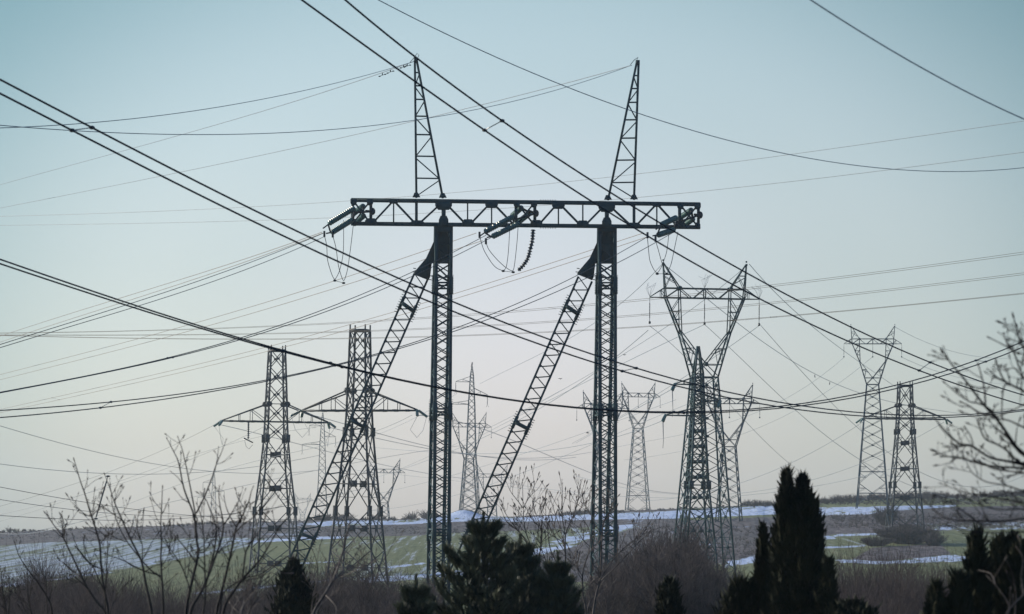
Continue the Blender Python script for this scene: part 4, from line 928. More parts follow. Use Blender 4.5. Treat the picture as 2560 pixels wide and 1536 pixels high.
# lower wires: each ends at a tower or leaves the frame
low = [
 ([(-200, 1003), (0, 1065), (429, 1166), (524, 1181), (640, 1182), (800, 1176)], 380, 700, 'thin cable falling from the left edge to the treetops, highest of the low cables'),
 ([(-200, 1128), (0, 1155), (272, 1191), (426, 1184), (640, 1163), (800, 1140)], 420, 640, 'thin cable held up by the slanting string of discs at lower left'),
 ([(537, 1062), (430, 1115), (300, 1170), (0, 1266), (-200, 1320)], 540, 600, 'thin cable leaving the left arm tip of the leftmost squat tower'),
 ([(660, 1066), (640, 1078), (439, 1163), (0, 1287), (-200, 1330)], 540, 640, 'upper of two close thin cables dropping left from the leftmost squat tower'),
 ([(790, 1075), (640, 1079), (439, 1166), (0, 1298), (-200, 1345)], 540, 660, 'lower of two close thin cables dropping left from the leftmost squat tower'),
 ([(1030, 1036), (934, 1084), (790, 1118), (640, 1150), (305, 1273), (164, 1310), (0, 1335)], 480, 640, 'thin cable from the right arm of the second squat tower passing left through the branches'),
 ([(1180, 1110), (900, 1160), (640, 1200), (406, 1266), (154, 1314), (0, 1345)], 760, 640, 'thin cable behind the second squat tower reaching the lower left skyline'),
 ([(545, 1060), (640, 1086), (760, 1112), (1030, 1178), (1200, 1200)], 540, 900, 'thin cable running right from the left arm tip of the leftmost squat tower'),
 ([(820, 1065), (870, 1085), (1030, 1112), (1300, 1147), (1480, 1130)], 540, 980, 'thin cable running right from the leftmost squat tower across the left column'),
 ([(1040, 1035), (1100, 1050), (1300, 1105), (1460, 1178), (1800, 1222)], 480, 960, 'thin cable running right from the second squat tower'),
 ([(755, 1030), (860, 1063), (1060, 1110), (1200, 1143), (1440, 1143)], 480, 900, 'thin cable between the second squat tower and the left column'),
 ([(945, 1235), (1072, 1203), (1250, 1155), (1460, 1082), (1690, 1000)], 1100, 760, 'thin cable rising right behind the left column, middle one'),
 ([(950, 1275), (1072, 1254), (1250, 1205), (1460, 1118), (1650, 1040), (1800, 980)], 1100, 700, 'thin cable rising right behind the left column, lowest one'),
 ([(928, 1197), (1072, 1152), (1250, 1080), (1350, 1010), (1560, 890), (1620, 818)], 1100, 455, 'thin cable rising steeply to the left insulator of the big Y-shaped tower'),
 ([(1200, 1090), (1340, 1020), (1480, 945), (1600, 890), (1760, 812)], 1000, 455, 'thin cable rising to the middle insulator of the big Y-shaped tower'),
 ([(1430, 1110), (1600, 1010), (1750, 920), (1900, 812)], 1000, 455, 'thin cable rising to the right insulator of the big Y-shaped tower'),
 ([(1624, 815), (1680, 862), (1720, 900), (1800, 985), (2000, 1180)], 455, 700, 'thin cable falling right from the left insulator of the big Y-shaped tower'),
 ([(1762, 812), (1850, 895), (1950, 990), (2060, 1085), (2200, 1180), (2340, 1235), (2440, 1260)], 455, 680, 'thin cable falling right from the middle insulator of the big Y-shaped tower'),
 ([(1902, 813), (1980, 905), (2060, 988), (2160, 1080), (2260, 1160), (2360, 1208), (2440, 1215), (2560, 1190)], 455, 640, 'thin cable falling right from the right insulator of the big Y-shaped tower'),
 ([(1657, 660), (1600, 715), (1500, 800), (1320, 900), (1200, 960)], 455, 980, 'hair-thin cable dropping left from the left peak of the big Y-shaped tower'),
 ([(1660, 660), (1740, 730), (1880, 830), (2000, 915), (2074, 957), (2260, 1010), (2400, 1035)], 455, 900, 'hair-thin cable with two perched birds, falling from the left peak of the big tower'),
 ([(1873, 660), (1950, 745), (2060, 838), (2160, 915), (2250, 975)], 455, 900, 'hair-thin cable falling right from the right peak of the big Y-shaped tower'),
 ([(1868, 662), (1780, 740), (1640, 830), (1480, 935), (1300, 1035)], 455, 960, 'hair-thin cable dropping left from the right peak of the big Y-shaped tower'),
 ([(2238, 817), (2330, 865), (2450, 890), (2560, 895)], 870, 1200, 'hair-thin cable leaving right from the farther Y-shaped tower on the crest'),
 ([(2110, 893), (1990, 985), (1800, 1060), (1600, 1110), (1500, 1125)], 870, 1150, 'hair-thin cable dropping left from the Y-shaped tower on the crest, left insulator'),
 ([(2180, 893), (2060, 985), (1880, 1075), (1700, 1130), (1560, 1150)], 870, 1150, 'hair-thin cable dropping left from the Y-shaped tower on the crest, middle insulator'),
 ([(2253, 893), (2400, 945), (2560, 960)], 870, 1200, 'hair-thin cable leaving right from the insulator of the crest tower'),
 ([(1440, 1190), (1640, 1232), (1800, 1236), (2000, 1210), (2160, 1155), (2360, 1056)], 900, 672, 'thin cable rising to the right arm tip of the squat tower at far right'),
 ([(1250, 1205), (1500, 1238), (1750, 1243), (2000, 1225), (2150, 1190), (2240, 1170)], 980, 700, 'low thin cable sagging near the skyline from the strut to the right squat tower'),
 ([(1600, 1255), (1760, 1228), (1960, 1170), (2160, 1052)], 900, 672, 'thin cable rising to the left arm tip of the squat tower at far right'),
 ([(1440, 960), (1310, 1015), (1150, 1115), (1000, 1170)], 900, 1100, 'hair-thin cable behind the leaning strut, between the two columns'),
 ([(800, 1105), (980, 1125), (1280, 1130), (1460, 1115), (1660, 1050)], 1180, 520, 'thin nearly level cable ending at the low arm of the tapering dark tower'),
 ([(790, 1165), (1060, 1195), (1260, 1215), (1460, 1240)], 1180, 1000, 'hair-thin low cable crossing behind both leaning struts'),
 ([(1440, 1108), (1560, 1040), (1690, 968)], 900, 435, 'thin cable rising to the upper arm of the tapering dark tower'),
 ([(1140, 985), (1060, 1035), (900, 1100), (837, 1120)], 980, 1180, 'hair-thin cable between the two tapering towers, upper one'),
]
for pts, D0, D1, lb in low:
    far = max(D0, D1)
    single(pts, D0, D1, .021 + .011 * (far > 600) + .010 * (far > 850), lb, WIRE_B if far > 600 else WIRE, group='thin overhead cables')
twin([(-200, 1178), (0, 1217), (452, 1289), (640, 1296), (860, 1293)], [(-200, 1216), (0, 1250), (213, 1277), (485, 1291), (640, 1277), (760, 1256)], 200, 420, .018, 'pair of dark cables sagging low behind the bare left trees')
single([(-200, 1278), (0, 1289), (278, 1302), (491, 1292), (640, 1279), (830, 1240), (950, 1210)], 220, 480, .02, 'lowest dark cable on the left, touching the slanting string of discs')
s_ = MB(); a, b = P(270, 1191, 318), P(239, 1297, 318)
disc_string(s_, a + (b - a) * .12, b + (a - b) * .04, .085, 34, .04, 7); s_.tube([a, b], .03, 5); s_.ball(a, .12, 4, 6, (1.8, 1, .7)); s_.ball(b, .12, 4, 6, (1.8, 1, .7))
tag(s_.build('interphase_insulator', PORC, None), 'long slanting string of small dark discs between two cables at lower left', 'insulator')
# ---------------------------------------------------------------- birds
def bird(px, py, D, size, flying, label, yaw=0):
    c = P(px, py, D); b = MB()
    if flying:
        b.ball((0, 0, 0), .5, 6, 8, (1, .35, .3)); b.ball((.5, 0, .05), .17, 5, 6)
        for s in (-1, 1):
            b.plate([(.3, 0, .1), (.1, s * .55, .42), (-.25, s * 1.2, .15), (-.35, s * .6, .3), (-.25, 0, .08)], (0, 0, 1), .05)
        b.plate([(-.4, -.06, 0), (-.4, .06, 0), (-.85, .14, 0), (-.85, -.14, 0)], (0, 0, 1), .04)
    else:
        b.ball((0, 0, .3), .42, 7, 8, (.55, .5, 1)); b.ball((.08, 0, .78), .2, 6, 8); b.plate([(.25, -.04, .78), (.25, .04, .78), (.5, 0, .74)], (0, 0, 1), .05)
        b.plate([(-.18, -.1, .1), (-.18, .1, .1), (-.5, .06, -.4), (-.5, -.06, -.4)], (1, 0, .4), .05)
        for s in (-1, 1): b.beam((0, s * .1, 0), (0, s * .1, -.2), .04)
    o = b.build('bird', BIRDM, None, True); o.location = tuple(c); o.scale = (size,) * 3; o.rotation_euler = (0, 0, yaw); tag(o, label, 'bird'); return o
bird(1180, 914, 980, .9, False, 'large dark bird perched on the tip of the tapering tower on the mound', .6)
bird(2037, 943, 640, .42, False, 'small bird perched on the falling cable, left one of the two', 2)
bird(2074, 961, 665, .42, False, 'small bird perched on the falling cable, right one of the two', 1)
bird(1469, 1083, 420, .3, True, 'dark bird gliding just left of the right column', 0.2)
bird(1401, 948, 420, .26, True, 'small bird flying between the leaning strut and the right column', 1.0)
bird(1561, 888, 430, .24, True, 'small bird flying above the spacer right of the right column', 2.4)
# ---------------------------------------------------------------- bare trees, traced limb by limb
def zc(z, ox, oy, sc): return [(ox + a / sc, oy + b / sc) for a, b in z]
def resample(q, per=4):
    q = np.asarray(q, float); n = len(q); tt = np.linspace(0, n - 1, (n - 1) * per + 1)
    r = np.stack([np.interp(tt, range(n), q[:, c]) for c in range(q.shape[1])], 1)
    for _ in range(2): r[1:-1] = (r[:-2] + 2 * r[1:-1] + r[2:]) / 4
    return r
def twigs(mb, curve, rad, rg, dens, L0, r0, depth=1, up=.5, bud=True, flat=.5):
    """side shoots along a limb"""
    seg = np.linalg.norm(np.diff(curve, axis=0), axis=1); tot = seg.sum(); n = rg.poisson(tot * dens)
    for _ in range(n):
        f = rg.uniform(.12, .97); k = min(int(f * (len(curve) - 1)), len(curve) - 2)
        p = curve[k]; t = curve[k + 1] - curve[k]; t = t / (np.linalg.norm(t) + 1e-9)
        side = rg.normal(size=3) * [1, .7, .5]; side -= t * (side @ t); side /= np.linalg.norm(side) + 1e-9
        d = t * rg.uniform(.4, .9) + side * rg.uniform(.5, 1.0) + [0, 0, up * .5]; d /= np.linalg.norm(d)
        L = L0 * rg.uniform(.35, 1.1) * (1.15 - f * .5); m_ = 5; pts = [p]
        for s in range(m_):
            d = d + [0, 0, up * .16] + rg.normal(size=3) * .12; d /= np.linalg.norm(d); pts.append(pts[-1] + d * L / m_)
        pts = np.array(pts); rr = np.linspace(min(r0, rad[k] * .7), r0 * .4, m_ + 1)
        mb.seg(pts, rr)
        if bud: mb.seg([pts[-1], pts[-1] + d * L * .05 + d * r0 * 2, pts[-1] + d * (L * .05 + r0 * 6)], [r0 * .5, r0 * 1.25, r0 * .3])
        if depth > 1: twigs(mb, pts, rr, rg, dens * 1.1, L0 * .45, r0 * .65, depth - 1, up, bud)
def traced_tree(name, D, limbs, base, label, mt, seed, trunk_r, dens=3.0, L0=.35, r0=.009, depth=1, group=None, spread=1.0, side_base=None, up=.5, cat='bare tree', down=True):
    """limbs: (points, start radius px, end radius px) in picture pixels from the thick end; base: (px, py) where the limbs meet"""
    rg = np.random.default_rng(seed); k_ = D / FPX
    b = P(base[0], base[1], D); gz = float(terrain(b[0], b[1])) if down else b[2]
    t_ = empty(name, (b[0], b[1], gz), 0, label=label, cat=cat, group=group); O = np.array([b[0], b[1], gz])
    trunk = MB(); tw = MB(); start = []
    for pts, ra, rb in limbs:
        n = len(pts); d0 = rg.uniform(-.35, .35) * spread; d1 = rg.uniform(-.9, .9) * spread
        q = np.array([P(x, y, D + d0 + (d1 - d0) * i / (n - 1)) for i, (x, y) in enumerate(pts)]) - O
        main = abs(pts[0][1] - base[1]) < 60 or (side_base is not None and pts[0][0] > side_base)
        if main: q = np.vstack([P(base[0], base[1], D) - O + [0, 0, -1.2 if down else 0], q]) if side_base is None else np.vstack([P(base[0], base[1], D) - O, q])
        c = resample(q); rr = np.linspace(ra * k_ * .88, rb * k_ * .8, len(c))
        trunk.tube(c, rr, 7)
        e = c[-1] - c[-2]; e /= np.linalg.norm(e); trunk.tube([c[-1], c[-1] + e * rb * k_ * 3, c[-1] + e * rb * k_ * 8], [rb * k_, rb * k_ * 1.6, rb * k_ * .4], 5)
        twigs(tw, c[len(c) // 6:], rr[len(c) // 6:], rg, dens, L0, r0, depth, up)
    if down: 
        top = P(base[0], base[1], D) - O; c = np.array([[0, 0, -.4], [0.02, 0, .6], [.05, 0, top[2] * .5], top + [0, 0, -1.1]]); trunk.tube(resample(c), np.linspace(trunk_r * 1.5, trunk_r, 13), 9)
    trunk.build('trunk', mt, t_, True); tw.build('crown', mt, t_, True); return t_
Z0 = lambda *q: zc(q, 0, 1050, 3.053)
Z4 = lambda *q: zc(q, 400, 1250, 5.188)
GRP = 'bare trees in the left foreground'
traced_tree('bare_tree', 46, [
    (Z0((835, 1484), (790, 1280), (770, 1100), (765, 950), (720, 800), (680, 680), (650, 570), (610, 460), (585, 370), (567, 310)), 4.0, 1.1),
    (Z0((830, 1484), (740, 1400), (640, 1240), (580, 1100), (520, 980), (480, 890), (440, 840), (400, 790), (365, 730)), 4.0, 1.2),
    (Z0((480, 890), (478, 840), (470, 780)), 1.5, .9), (Z0((490, 900), (497, 850), (497, 800)), 1.5, .9), (Z0((490, 905), (450, 880), (415, 845)), 1.5, .9),
    (Z0((765, 950), (800, 900), (835, 870), (860, 800)), 1.8, .9), (Z0((780, 1140), (700, 1110), (640, 1040), (600, 990), (570, 930), (555, 880)), 2, .9),
    (Z0((640, 1240), (590, 1180), (520, 1120), (490, 1095)), 1.8, .9), (Z0((680, 1300), (600, 1220), (530, 1170), (485, 1180)), 1.8, .9), (Z0((790, 1300), (730, 1160), (680, 1060), (640, 950)), 2.0, .9),
    (Z0((800, 1330), (815, 1150), (820, 980), (825, 870)), 2.0, 1.0), (Z0((705, 740), (660, 730), (610, 710)), 1.2, .8), (Z0((640, 545), (655, 500), (667, 455)), 1.1, .8), (Z0((705, 740), (715, 660), (730, 590)), 1.1, .8),
    (Z0((830, 1484), (870, 1380), (900, 1290), (940, 1215)), 2.0, .9)], (272, 1540), 'young bare tree with stout upright twigs, second from the left edge', BARK, 11, .11, 5.3, 0.38, 0.0083, 2, GRP)
traced_tree('bare_tree', 44, [
    (Z0((1165, 1484), (1110, 1250), (1085, 1080), (1000, 920), (930, 760), (880, 650), (845, 540), (800, 420)), 4.6, 1.1),
    (Z0((1250, 1484), (1235, 1200), (1225, 1040), (1235, 950), (1225, 800), (1235, 650), (1240, 520)), 3.8, 1.1),
    (Z0((1225, 1200), (1150, 1150), (1070, 1060), (960, 920), (900, 800), (860, 680), (850, 590)), 2.6, 1.0),
    (Z0((860, 720), (800, 670), (750, 620)), 1.2, .8), (Z0((1235, 690), (1200, 650), (1170, 620)), 1.2, .8), (Z0((1235, 720), (1255, 690), (1265, 655)), 1.2, .8),
    (Z0((1225, 1190), (1080, 1150), (950, 1075), (820, 1030), (730, 990)), 2.0, .8), (Z0((1085, 1080), (1090, 950), (1050, 850), (1045, 770)), 1.7, .8), (Z0((960, 930), (880, 900), (810, 850), (760, 780)), 1.6, .8),
    (Z0((1000, 920), (1030, 860), (1050, 790)), 1.3, .8), (Z0((1235, 1150), (1290, 1110), (1320, 1060)), 1.1, .7)], (402, 1540), 'bare tree with two long stems forming a narrow V, left of centre foreground', BARK, 12, .12, 4.9, 0.36, 0.0078, 2, GRP)
traced_tree('bare_tree', 42, [
    (Z0((1410, 1484), (1460, 1250), (1520, 1010), (1495, 900), (1490, 740), (1400, 530), (1365, 320), (1330, 250), (1278, 150)), 5.2, 1.0),
    (Z0((1495, 740), (1450, 500), (1420, 350), (1390, 220), (1358, 135)), 2.2, 1.0), (Z0((1420, 320), (1430, 270), (1443, 245)), 1.2, .8), (Z0((1400, 500), (1360, 440), (1310, 400)), 1.3, .8),
    (Z0((1500, 710), (1560, 590), (1620, 440), (1650, 340), (1690, 250), (1725, 155)), 2.6, .9), (Z0((1640, 390), (1660, 290), (1668, 210)), 1.3, .8),
    (Z4((370, 1440), (520, 1230), (640, 960), (740, 680), (800, 520), (830, 320), (780, 100), (760, -60), (770, -170)), 5.0, 1.0),
    (Z4((620, 1000), (700, 690), (740, 400), (700, 250), (640, 100), (600, 0), (540, -80)), 3.0, 1.0),
    (Z4((560, 1484), (590, 1250), (580, 850), (570, 450), (530, 200), (480, 60)), 3.2, 1.0),
    (Z4((510, 680), (560, 690), (640, 600), (700, 480), (780, 350), (880, 260)), 2.0, .8), (Z4((830, 320), (900, 220), (960, 120), (1020, 20), (1040, -60)), 2.0, .9),
    (Z4((350, 1350), (390, 1150), (300, 900), (250, 800), (130, 640), (60, 560), (0, 480), (-50, 330)), 2.4, .9), (Z4((480, 820), (340, 640), (240, 520), (130, 400), (60, 310)), 2.2, .9),
    (Z4((350, 700), (370, 550), (400, 400)), 1.3, .8), (Z4((330, 1000), (325, 800), (315, 600)), 1.4, .8), (Z4((640, 960), (560, 880), (480, 840), (400, 740)), 1.6, .8)],
    (468, 1545), 'tallest bare tree of the left foreground, its forked twigs reaching the low cables', BARK, 13, .15, 4.5, 0.36, 0.0078, 2, GRP)
traced_tree('bare_tree', 40, [
    (Z4((720, 1484), (780, 1260), (860, 950), (930, 650), (985, 350), (1060, 230), (1100, 130), (1160, 0), (1180, -100), (1205, -160)), 5.0, 1.0),
    (Z4((985, 350), (920, 240), (860, 110), (830, -40)), 2.4, .9), (Z4((960, 450), (1060, 330), (1180, 260), (1300, 120), (1420, -20), (1480, -130)), 2.4, .9),
    (Z4((800, 1400), (980, 1150), (1070, 1020), (1200, 890), (1330, 740), (1480, 470), (1560, 330), (1640, 250), (1700, 130)), 4.6, 1.0),
    (Z4((1070, 1010), (1100, 750), (1115, 660), (1180, 540), (1300, 400), (1360, 240), (1400, 130)), 3.0, .9), (Z4((1105, 680), (1070, 560), (1030, 380)), 1.4, .8),
    (Z4((780, 1260), (860, 1160), (980, 1080), (1120, 1000), (1300, 980), (1420, 880), (1600, 800)), 2.6, .8), (Z4((880, 850), (850, 780), (830, 680)), 1.3, .7), (Z4((870, 860), (780, 870), (720, 850)), 1.3, .7),
    (Z4((830, 1090), (930, 1080), (1060, 1040)), 1.6, .9), (Z4((1000, 960), (980, 880), (975, 800)), 1.2, .7), (Z4((1200, 890), (1290, 850), (1380, 700), (1500, 620)), 1.8, .8)],
    (535, 1545), 'bare tree leaning right with a long diagonal limb before the leftmost squat tower', BARK, 14, .14, 4.9, 0.34, 0.0073, 2, GRP)
traced_tree('bare_tree', 41, [
    (Z4((1030, 1484), (1140, 1270), (1230, 1150), (1310, 1060)), 3.2, 1.0), (Z4((1120, 1484), (1220, 1340), (1320, 1240)), 3.0, 1.2), (Z4((1140, 1270), (1200, 1100), (1250, 960), (1290, 820)), 1.8, .8),
    (Z4((900, 1484), (1000, 1330), (1100, 1220), (1180, 1150), (1400, 1010)), 2.6, .9), (Z4((1180, 1160), (1330, 1130), (1480, 980), (1560, 900)), 1.8, .8), (Z4((1010, 1484), (1090, 1350), (1100, 1200), (1060, 1080)), 1.8, .8)],
    (600, 1560), 'low bare sapling with sunlit stems left of the small cypress', BIRCH, 15, .1, 6.9, 0.36, 0.0073, 2, GRP)
traced_tree('bare_tree', 50, [
    (Z0((400, 1484), (385, 1390), (290, 1240), (200, 1130), (140, 1030), (112, 940)), 3.4, 1.0), (Z0((265, 1190), (250, 1150), (245, 1105)), 1.3, .8), (Z0((350, 1320), (358, 1240), (345, 1200), (330, 1180)), 1.3, .8),
    (Z0((250, 1484), (210, 1400), (140, 1370), (80, 1350)), 2.2, .9), (Z0((215, 1400), (212, 1290), (208, 1180)), 1.4, 1.2)],
    (140, 1540), 'bare tree with one long stem curving left over the snowy field', BARK, 16, .1, 4.5, 0.34, 0.0078, 2, GRP)
traced_tree('bare_tree', 50, [
    (Z0((55, 1484), (20, 1300), (10, 1200), (5, 1120)), 2.6, 1.0), (Z0((60, 1484), (75, 1330), (70, 1260), (65, 1200)), 2.4, 1.0), (Z0((75, 1340), (95, 1300), (103, 1270)), 1.2, .7), (Z0((40, 1400), (-20, 1300), (-60, 1200)), 1.6, .9)],
    (18, 1540), 'leftmost bare sapling, cut by the left edge', BARK, 17, .08, 5.1, 0.30, 0.0078, 2, GRP)
Z6 = lambda *q: zc(q, 640, 1200, 4.123)
traced_tree('bare_tree', 48, [
    (Z6((560, 1400), (700, 1200), (800, 1030), (830, 950), (870, 830), (905, 700), (925, 600), (945, 520), (965, 460)), 5.0, 1.2), (Z6((800, 1040), (900, 930), (960, 880), (1030, 760), (1090, 660)), 2.0, .8),
    (Z6((700, 1180), (760, 1080), (780, 960), (800, 800), (790, 680)), 1.8, .8), (Z6((720, 1190), (780, 1250), (835, 1320), (820, 1400)), 1.6, 1.0), (Z6((560, 1330), (620, 1120), (640, 900), (600, 760), (540, 640)), 1.8, .8),
    (Z6((1100, 1050), (1200, 960), (1340, 800), (1390, 700), (1430, 610)), 1.5, .7), (Z6((850, 860), (900, 760), (960, 700), (1000, 640)), 1.4, .7), (Z6((600, 1380), (700, 1250), (640, 1100), (580, 980)), 1.8, .8), (Z6((880, 1000), (1000, 950), (1100, 890), (1140, 760)), 1.3, .7)],
    (790, 1550), 'bare tree right of the small cypress with a pale diagonal stem', BIRCH, 18, .12, 6.1, 0.38, 0.0078, 2, GRP)
Z7 = lambda *q: zc(q, 1230, 1180, 4.169)
G2 = 'slender bare trees at centre right'
kw = dict(dens=3.4, L0=.8, r0=.016, depth=2, group=G2, spread=2, up=.7)
traced_tree('birch_tree', 92, [
    (Z7((830, 1484), (790, 1200), (770, 1030), (765, 850), (760, 650), (820, 520), (870, 400), (900, 280), (910, 180), (935, 90)), 3.4, .7), (Z7((760, 650), (735, 500), (728, 400), (735, 250), (735, 130)), 1.8, .7),
    (Z7((775, 1100), (680, 960), (600, 800), (580, 600), (560, 450), (560, 350)), 2.0, .7), (Z7((770, 760), (690, 700), (580, 640), (480, 540), (420, 430), (400, 380)), 1.3, .6), (Z7((780, 1050), (850, 930), (880, 800), (930, 680)), 1.4, .6),
    (Z7((760, 650), (700, 560), (640, 380), (600, 250), (570, 200)), 1.3, .6), (Z7((830, 520), (870, 450), (930, 380), (960, 300)), 1.1, .6)],
    (1428, 1545), 'slender bare tree with a forked top standing between the pine and the right column', BIRCH, 21, .13, **kw)
traced_tree('birch_tree', 90, [
    (Z7((980, 1400), (945, 1290), (940, 1080), (960, 980), (1010, 840), (1030, 700), (1000, 560), (920, 460)), 2.8, .7), (Z7((1050, 1484), (1090, 1250), (1130, 1120), (1135, 900), (1145, 680), (1160, 530), (1200, 450), (1280, 330)), 3.4, .8),
    (Z7((990, 1390), (1060, 1310), (1100, 1230)), 2, 1.5), (Z7((1130, 1120), (1210, 980), (1310, 860), (1430, 740), (1570, 660), (1620, 560), (1640, 430)), 2.0, .7), (Z7((1140, 1130), (1280, 1000), (1420, 850), (1560, 700), (1700, 600), (1751, 580)), 1.8, .7),
    (Z7((940, 1080), (870, 990), (820, 930), (740, 860)), 1.3, .6), (Z7((1145, 650), (1080, 560), (1040, 450), (960, 330)), 1.3, .6), (Z7((1020, 780), (940, 700), (880, 600), (840, 540)), 1.2, .6)],
    (1470, 1545), 'double-stemmed pale bare tree directly in front of the right column', BIRCH, 22, .14, **kw)
traced_tree('birch_tree', 96, [
    (Z7((640, 1350), (600, 1260), (540, 1100), (470, 900), (400, 760), (340, 600), (325, 400), (320, 200), (318, 90)), 2.6, .6), (Z7((600, 1240), (560, 1150), (430, 860), (330, 680), (200, 530), (120, 400), (110, 350)), 2.0, .6),
    (Z7((400, 760), (300, 640), (200, 560), (90, 470)), 1.5, .6), (Z7((470, 900), (350, 800), (230, 720), (150, 650)), 1.4, .6), (Z7((325, 380), (260, 290), (200, 220), (150, 110)), 1.3, .6), (Z7((325, 380), (370, 290), (430, 220), (442, 110)), 1.3, .6),
    (Z7((500, 960), (500, 800), (520, 600), (440, 400), (430, 250)), 1.4, .6), (Z7((680, 1230), (620, 1080), (550, 900), (500, 760), (520, 560), (500, 320)), 1.6, .6), (Z7((640, 1290), (560, 1130), (500, 1040), (420, 900), (260, 800)), 1.4, .6)],
    (1385, 1545), 'many-stemmed bare tree fanning out behind the pine tree', BARK_D, 23, .15, **kw)
# blurred branches coming in from the right
Z8 = lambda *q: zc(q, 2300, 780, 3.904)
Z9 = lambda *q: zc(q, 2060, 1050, 4.24)
e_l = [(Z8((1180, 1520), (1015, 1390), (930, 1310), (860, 1200), (740, 1030), (640, 930), (540, 800), (430, 650), (330, 540), (230, 400)), 4.6, 1.8),
       (Z8((720, 980), (640, 920), (560, 890), (480, 880), (350, 790), (250, 700)), 2.2, 1.2), (Z8((1180, 900), (1015, 770), (900, 720), (830, 680), (790, 620), (750, 500)), 3.4, 1.5),
       (Z8((1180, 1520), (1015, 1480), (800, 1450), (680, 1430), (500, 1305), (400, 1300), (300, 1230), (210, 1140), (160, 1060)), 3.2, 1.2), (Z8((960, 1470), (850, 1350), (750, 1290), (640, 1250), (600, 1180), (580, 1110)), 2.4, 1.8),
       (Z8((640, 1484), (560, 1470), (450, 1440), (350, 1415), (220, 1415)), 2.0, 1.1), (Z8((1180, 600), (1015, 360), (960, 240), (915, 60)), 2.6, 1.6), (Z8((1180, 900), (990, 620), (920, 390), (850, 340), (690, 260)), 2.8, 1.2),
       (Z8((870, 350), (840, 290), (820, 215)), 1.8, 1.5), (Z8((1180, 1200), (1015, 1130), (850, 1050), (700, 1040), (570, 1050)), 2.8, 1.0), (Z8((740, 1030), (560, 980), (470, 910), (410, 885)), 2.2, 1.6), (Z8((900, 720), (820, 700), (800, 850), (800, 1000)), 2.0, 1.4),
       (Z8((640, 930), (630, 750), (600, 620), (570, 520)), 2.2, 1.5), (Z8((740, 1030), (930, 950), (1015, 900), (1120, 850)), 1.6, 1.0), (Z8((520, 1290), (490, 1200), (440, 1130)), 1.4, 1.3), (Z8((1015, 650), (960, 600), (920, 540), (840, 570)), 1.6, 1.1),
       (Z8((840, 690), (740, 640), (690, 590), (660, 560)), 1.8, 1.2), (Z8((760, 740), (660, 740), (560, 740), (500, 720)), 1.4, 1.0),
       (Z9((2300, 560), (2120, 480), (1900, 430), (1750, 400), (1560, 260), (1430, 260), (1220, 40)), 3.4, 1.1), (Z9((2300, 560), (2120, 510), (1850, 500), (1700, 480), (1560, 440), (1400, 390), (1260, 390)), 3.4, 1.1), (Z9((2200, 420), (2120, 360), (2000, 250), (1850, 10)), 3.4, 2.4),
       (Z9((2300, 600), (2120, 560), (1900, 540), (1700, 480)), 2.6, 1.4), (Z9((2300, 1080), (2120, 1040), (1900, 1080), (1600, 1070), (1400, 1070), (1250, 1030), (1150, 940), (1050, 850)), 3.2, 1.0), (Z9((1600, 1060), (1450, 950), (1350, 880), (1200, 800)), 2.0, .9),
       (Z9((2300, 960), (2120, 880), (1900, 840), (1700, 800), (1500, 780), (1250, 680)), 2.8, .9), (Z9((2300, 820), (2120, 760), (1960, 700), (1700, 660), (1560, 560), (1500, 420)), 2.2, 1.0), (Z9((2300, 1240), (2120, 1180), (1800, 1200), (1500, 1180), (1300, 1120)), 2.4, .9),
       (Z9((2300, 1000), (2120, 940), (1860, 960), (1640, 900), (1480, 820), (1380, 700)), 2.2, .9)]
traced_tree('bare_tree', 26, [(a_, b_ * 1.35, c_ * 1.3) for a_, b_, c_ in e_l], (2730, 1500), 'out-of-focus bare tree whose branches reach in from the right edge', BARK_D, 31, .12, 7.0, .22, .0066, 2, None, .6, side_base=2570, up=.25)
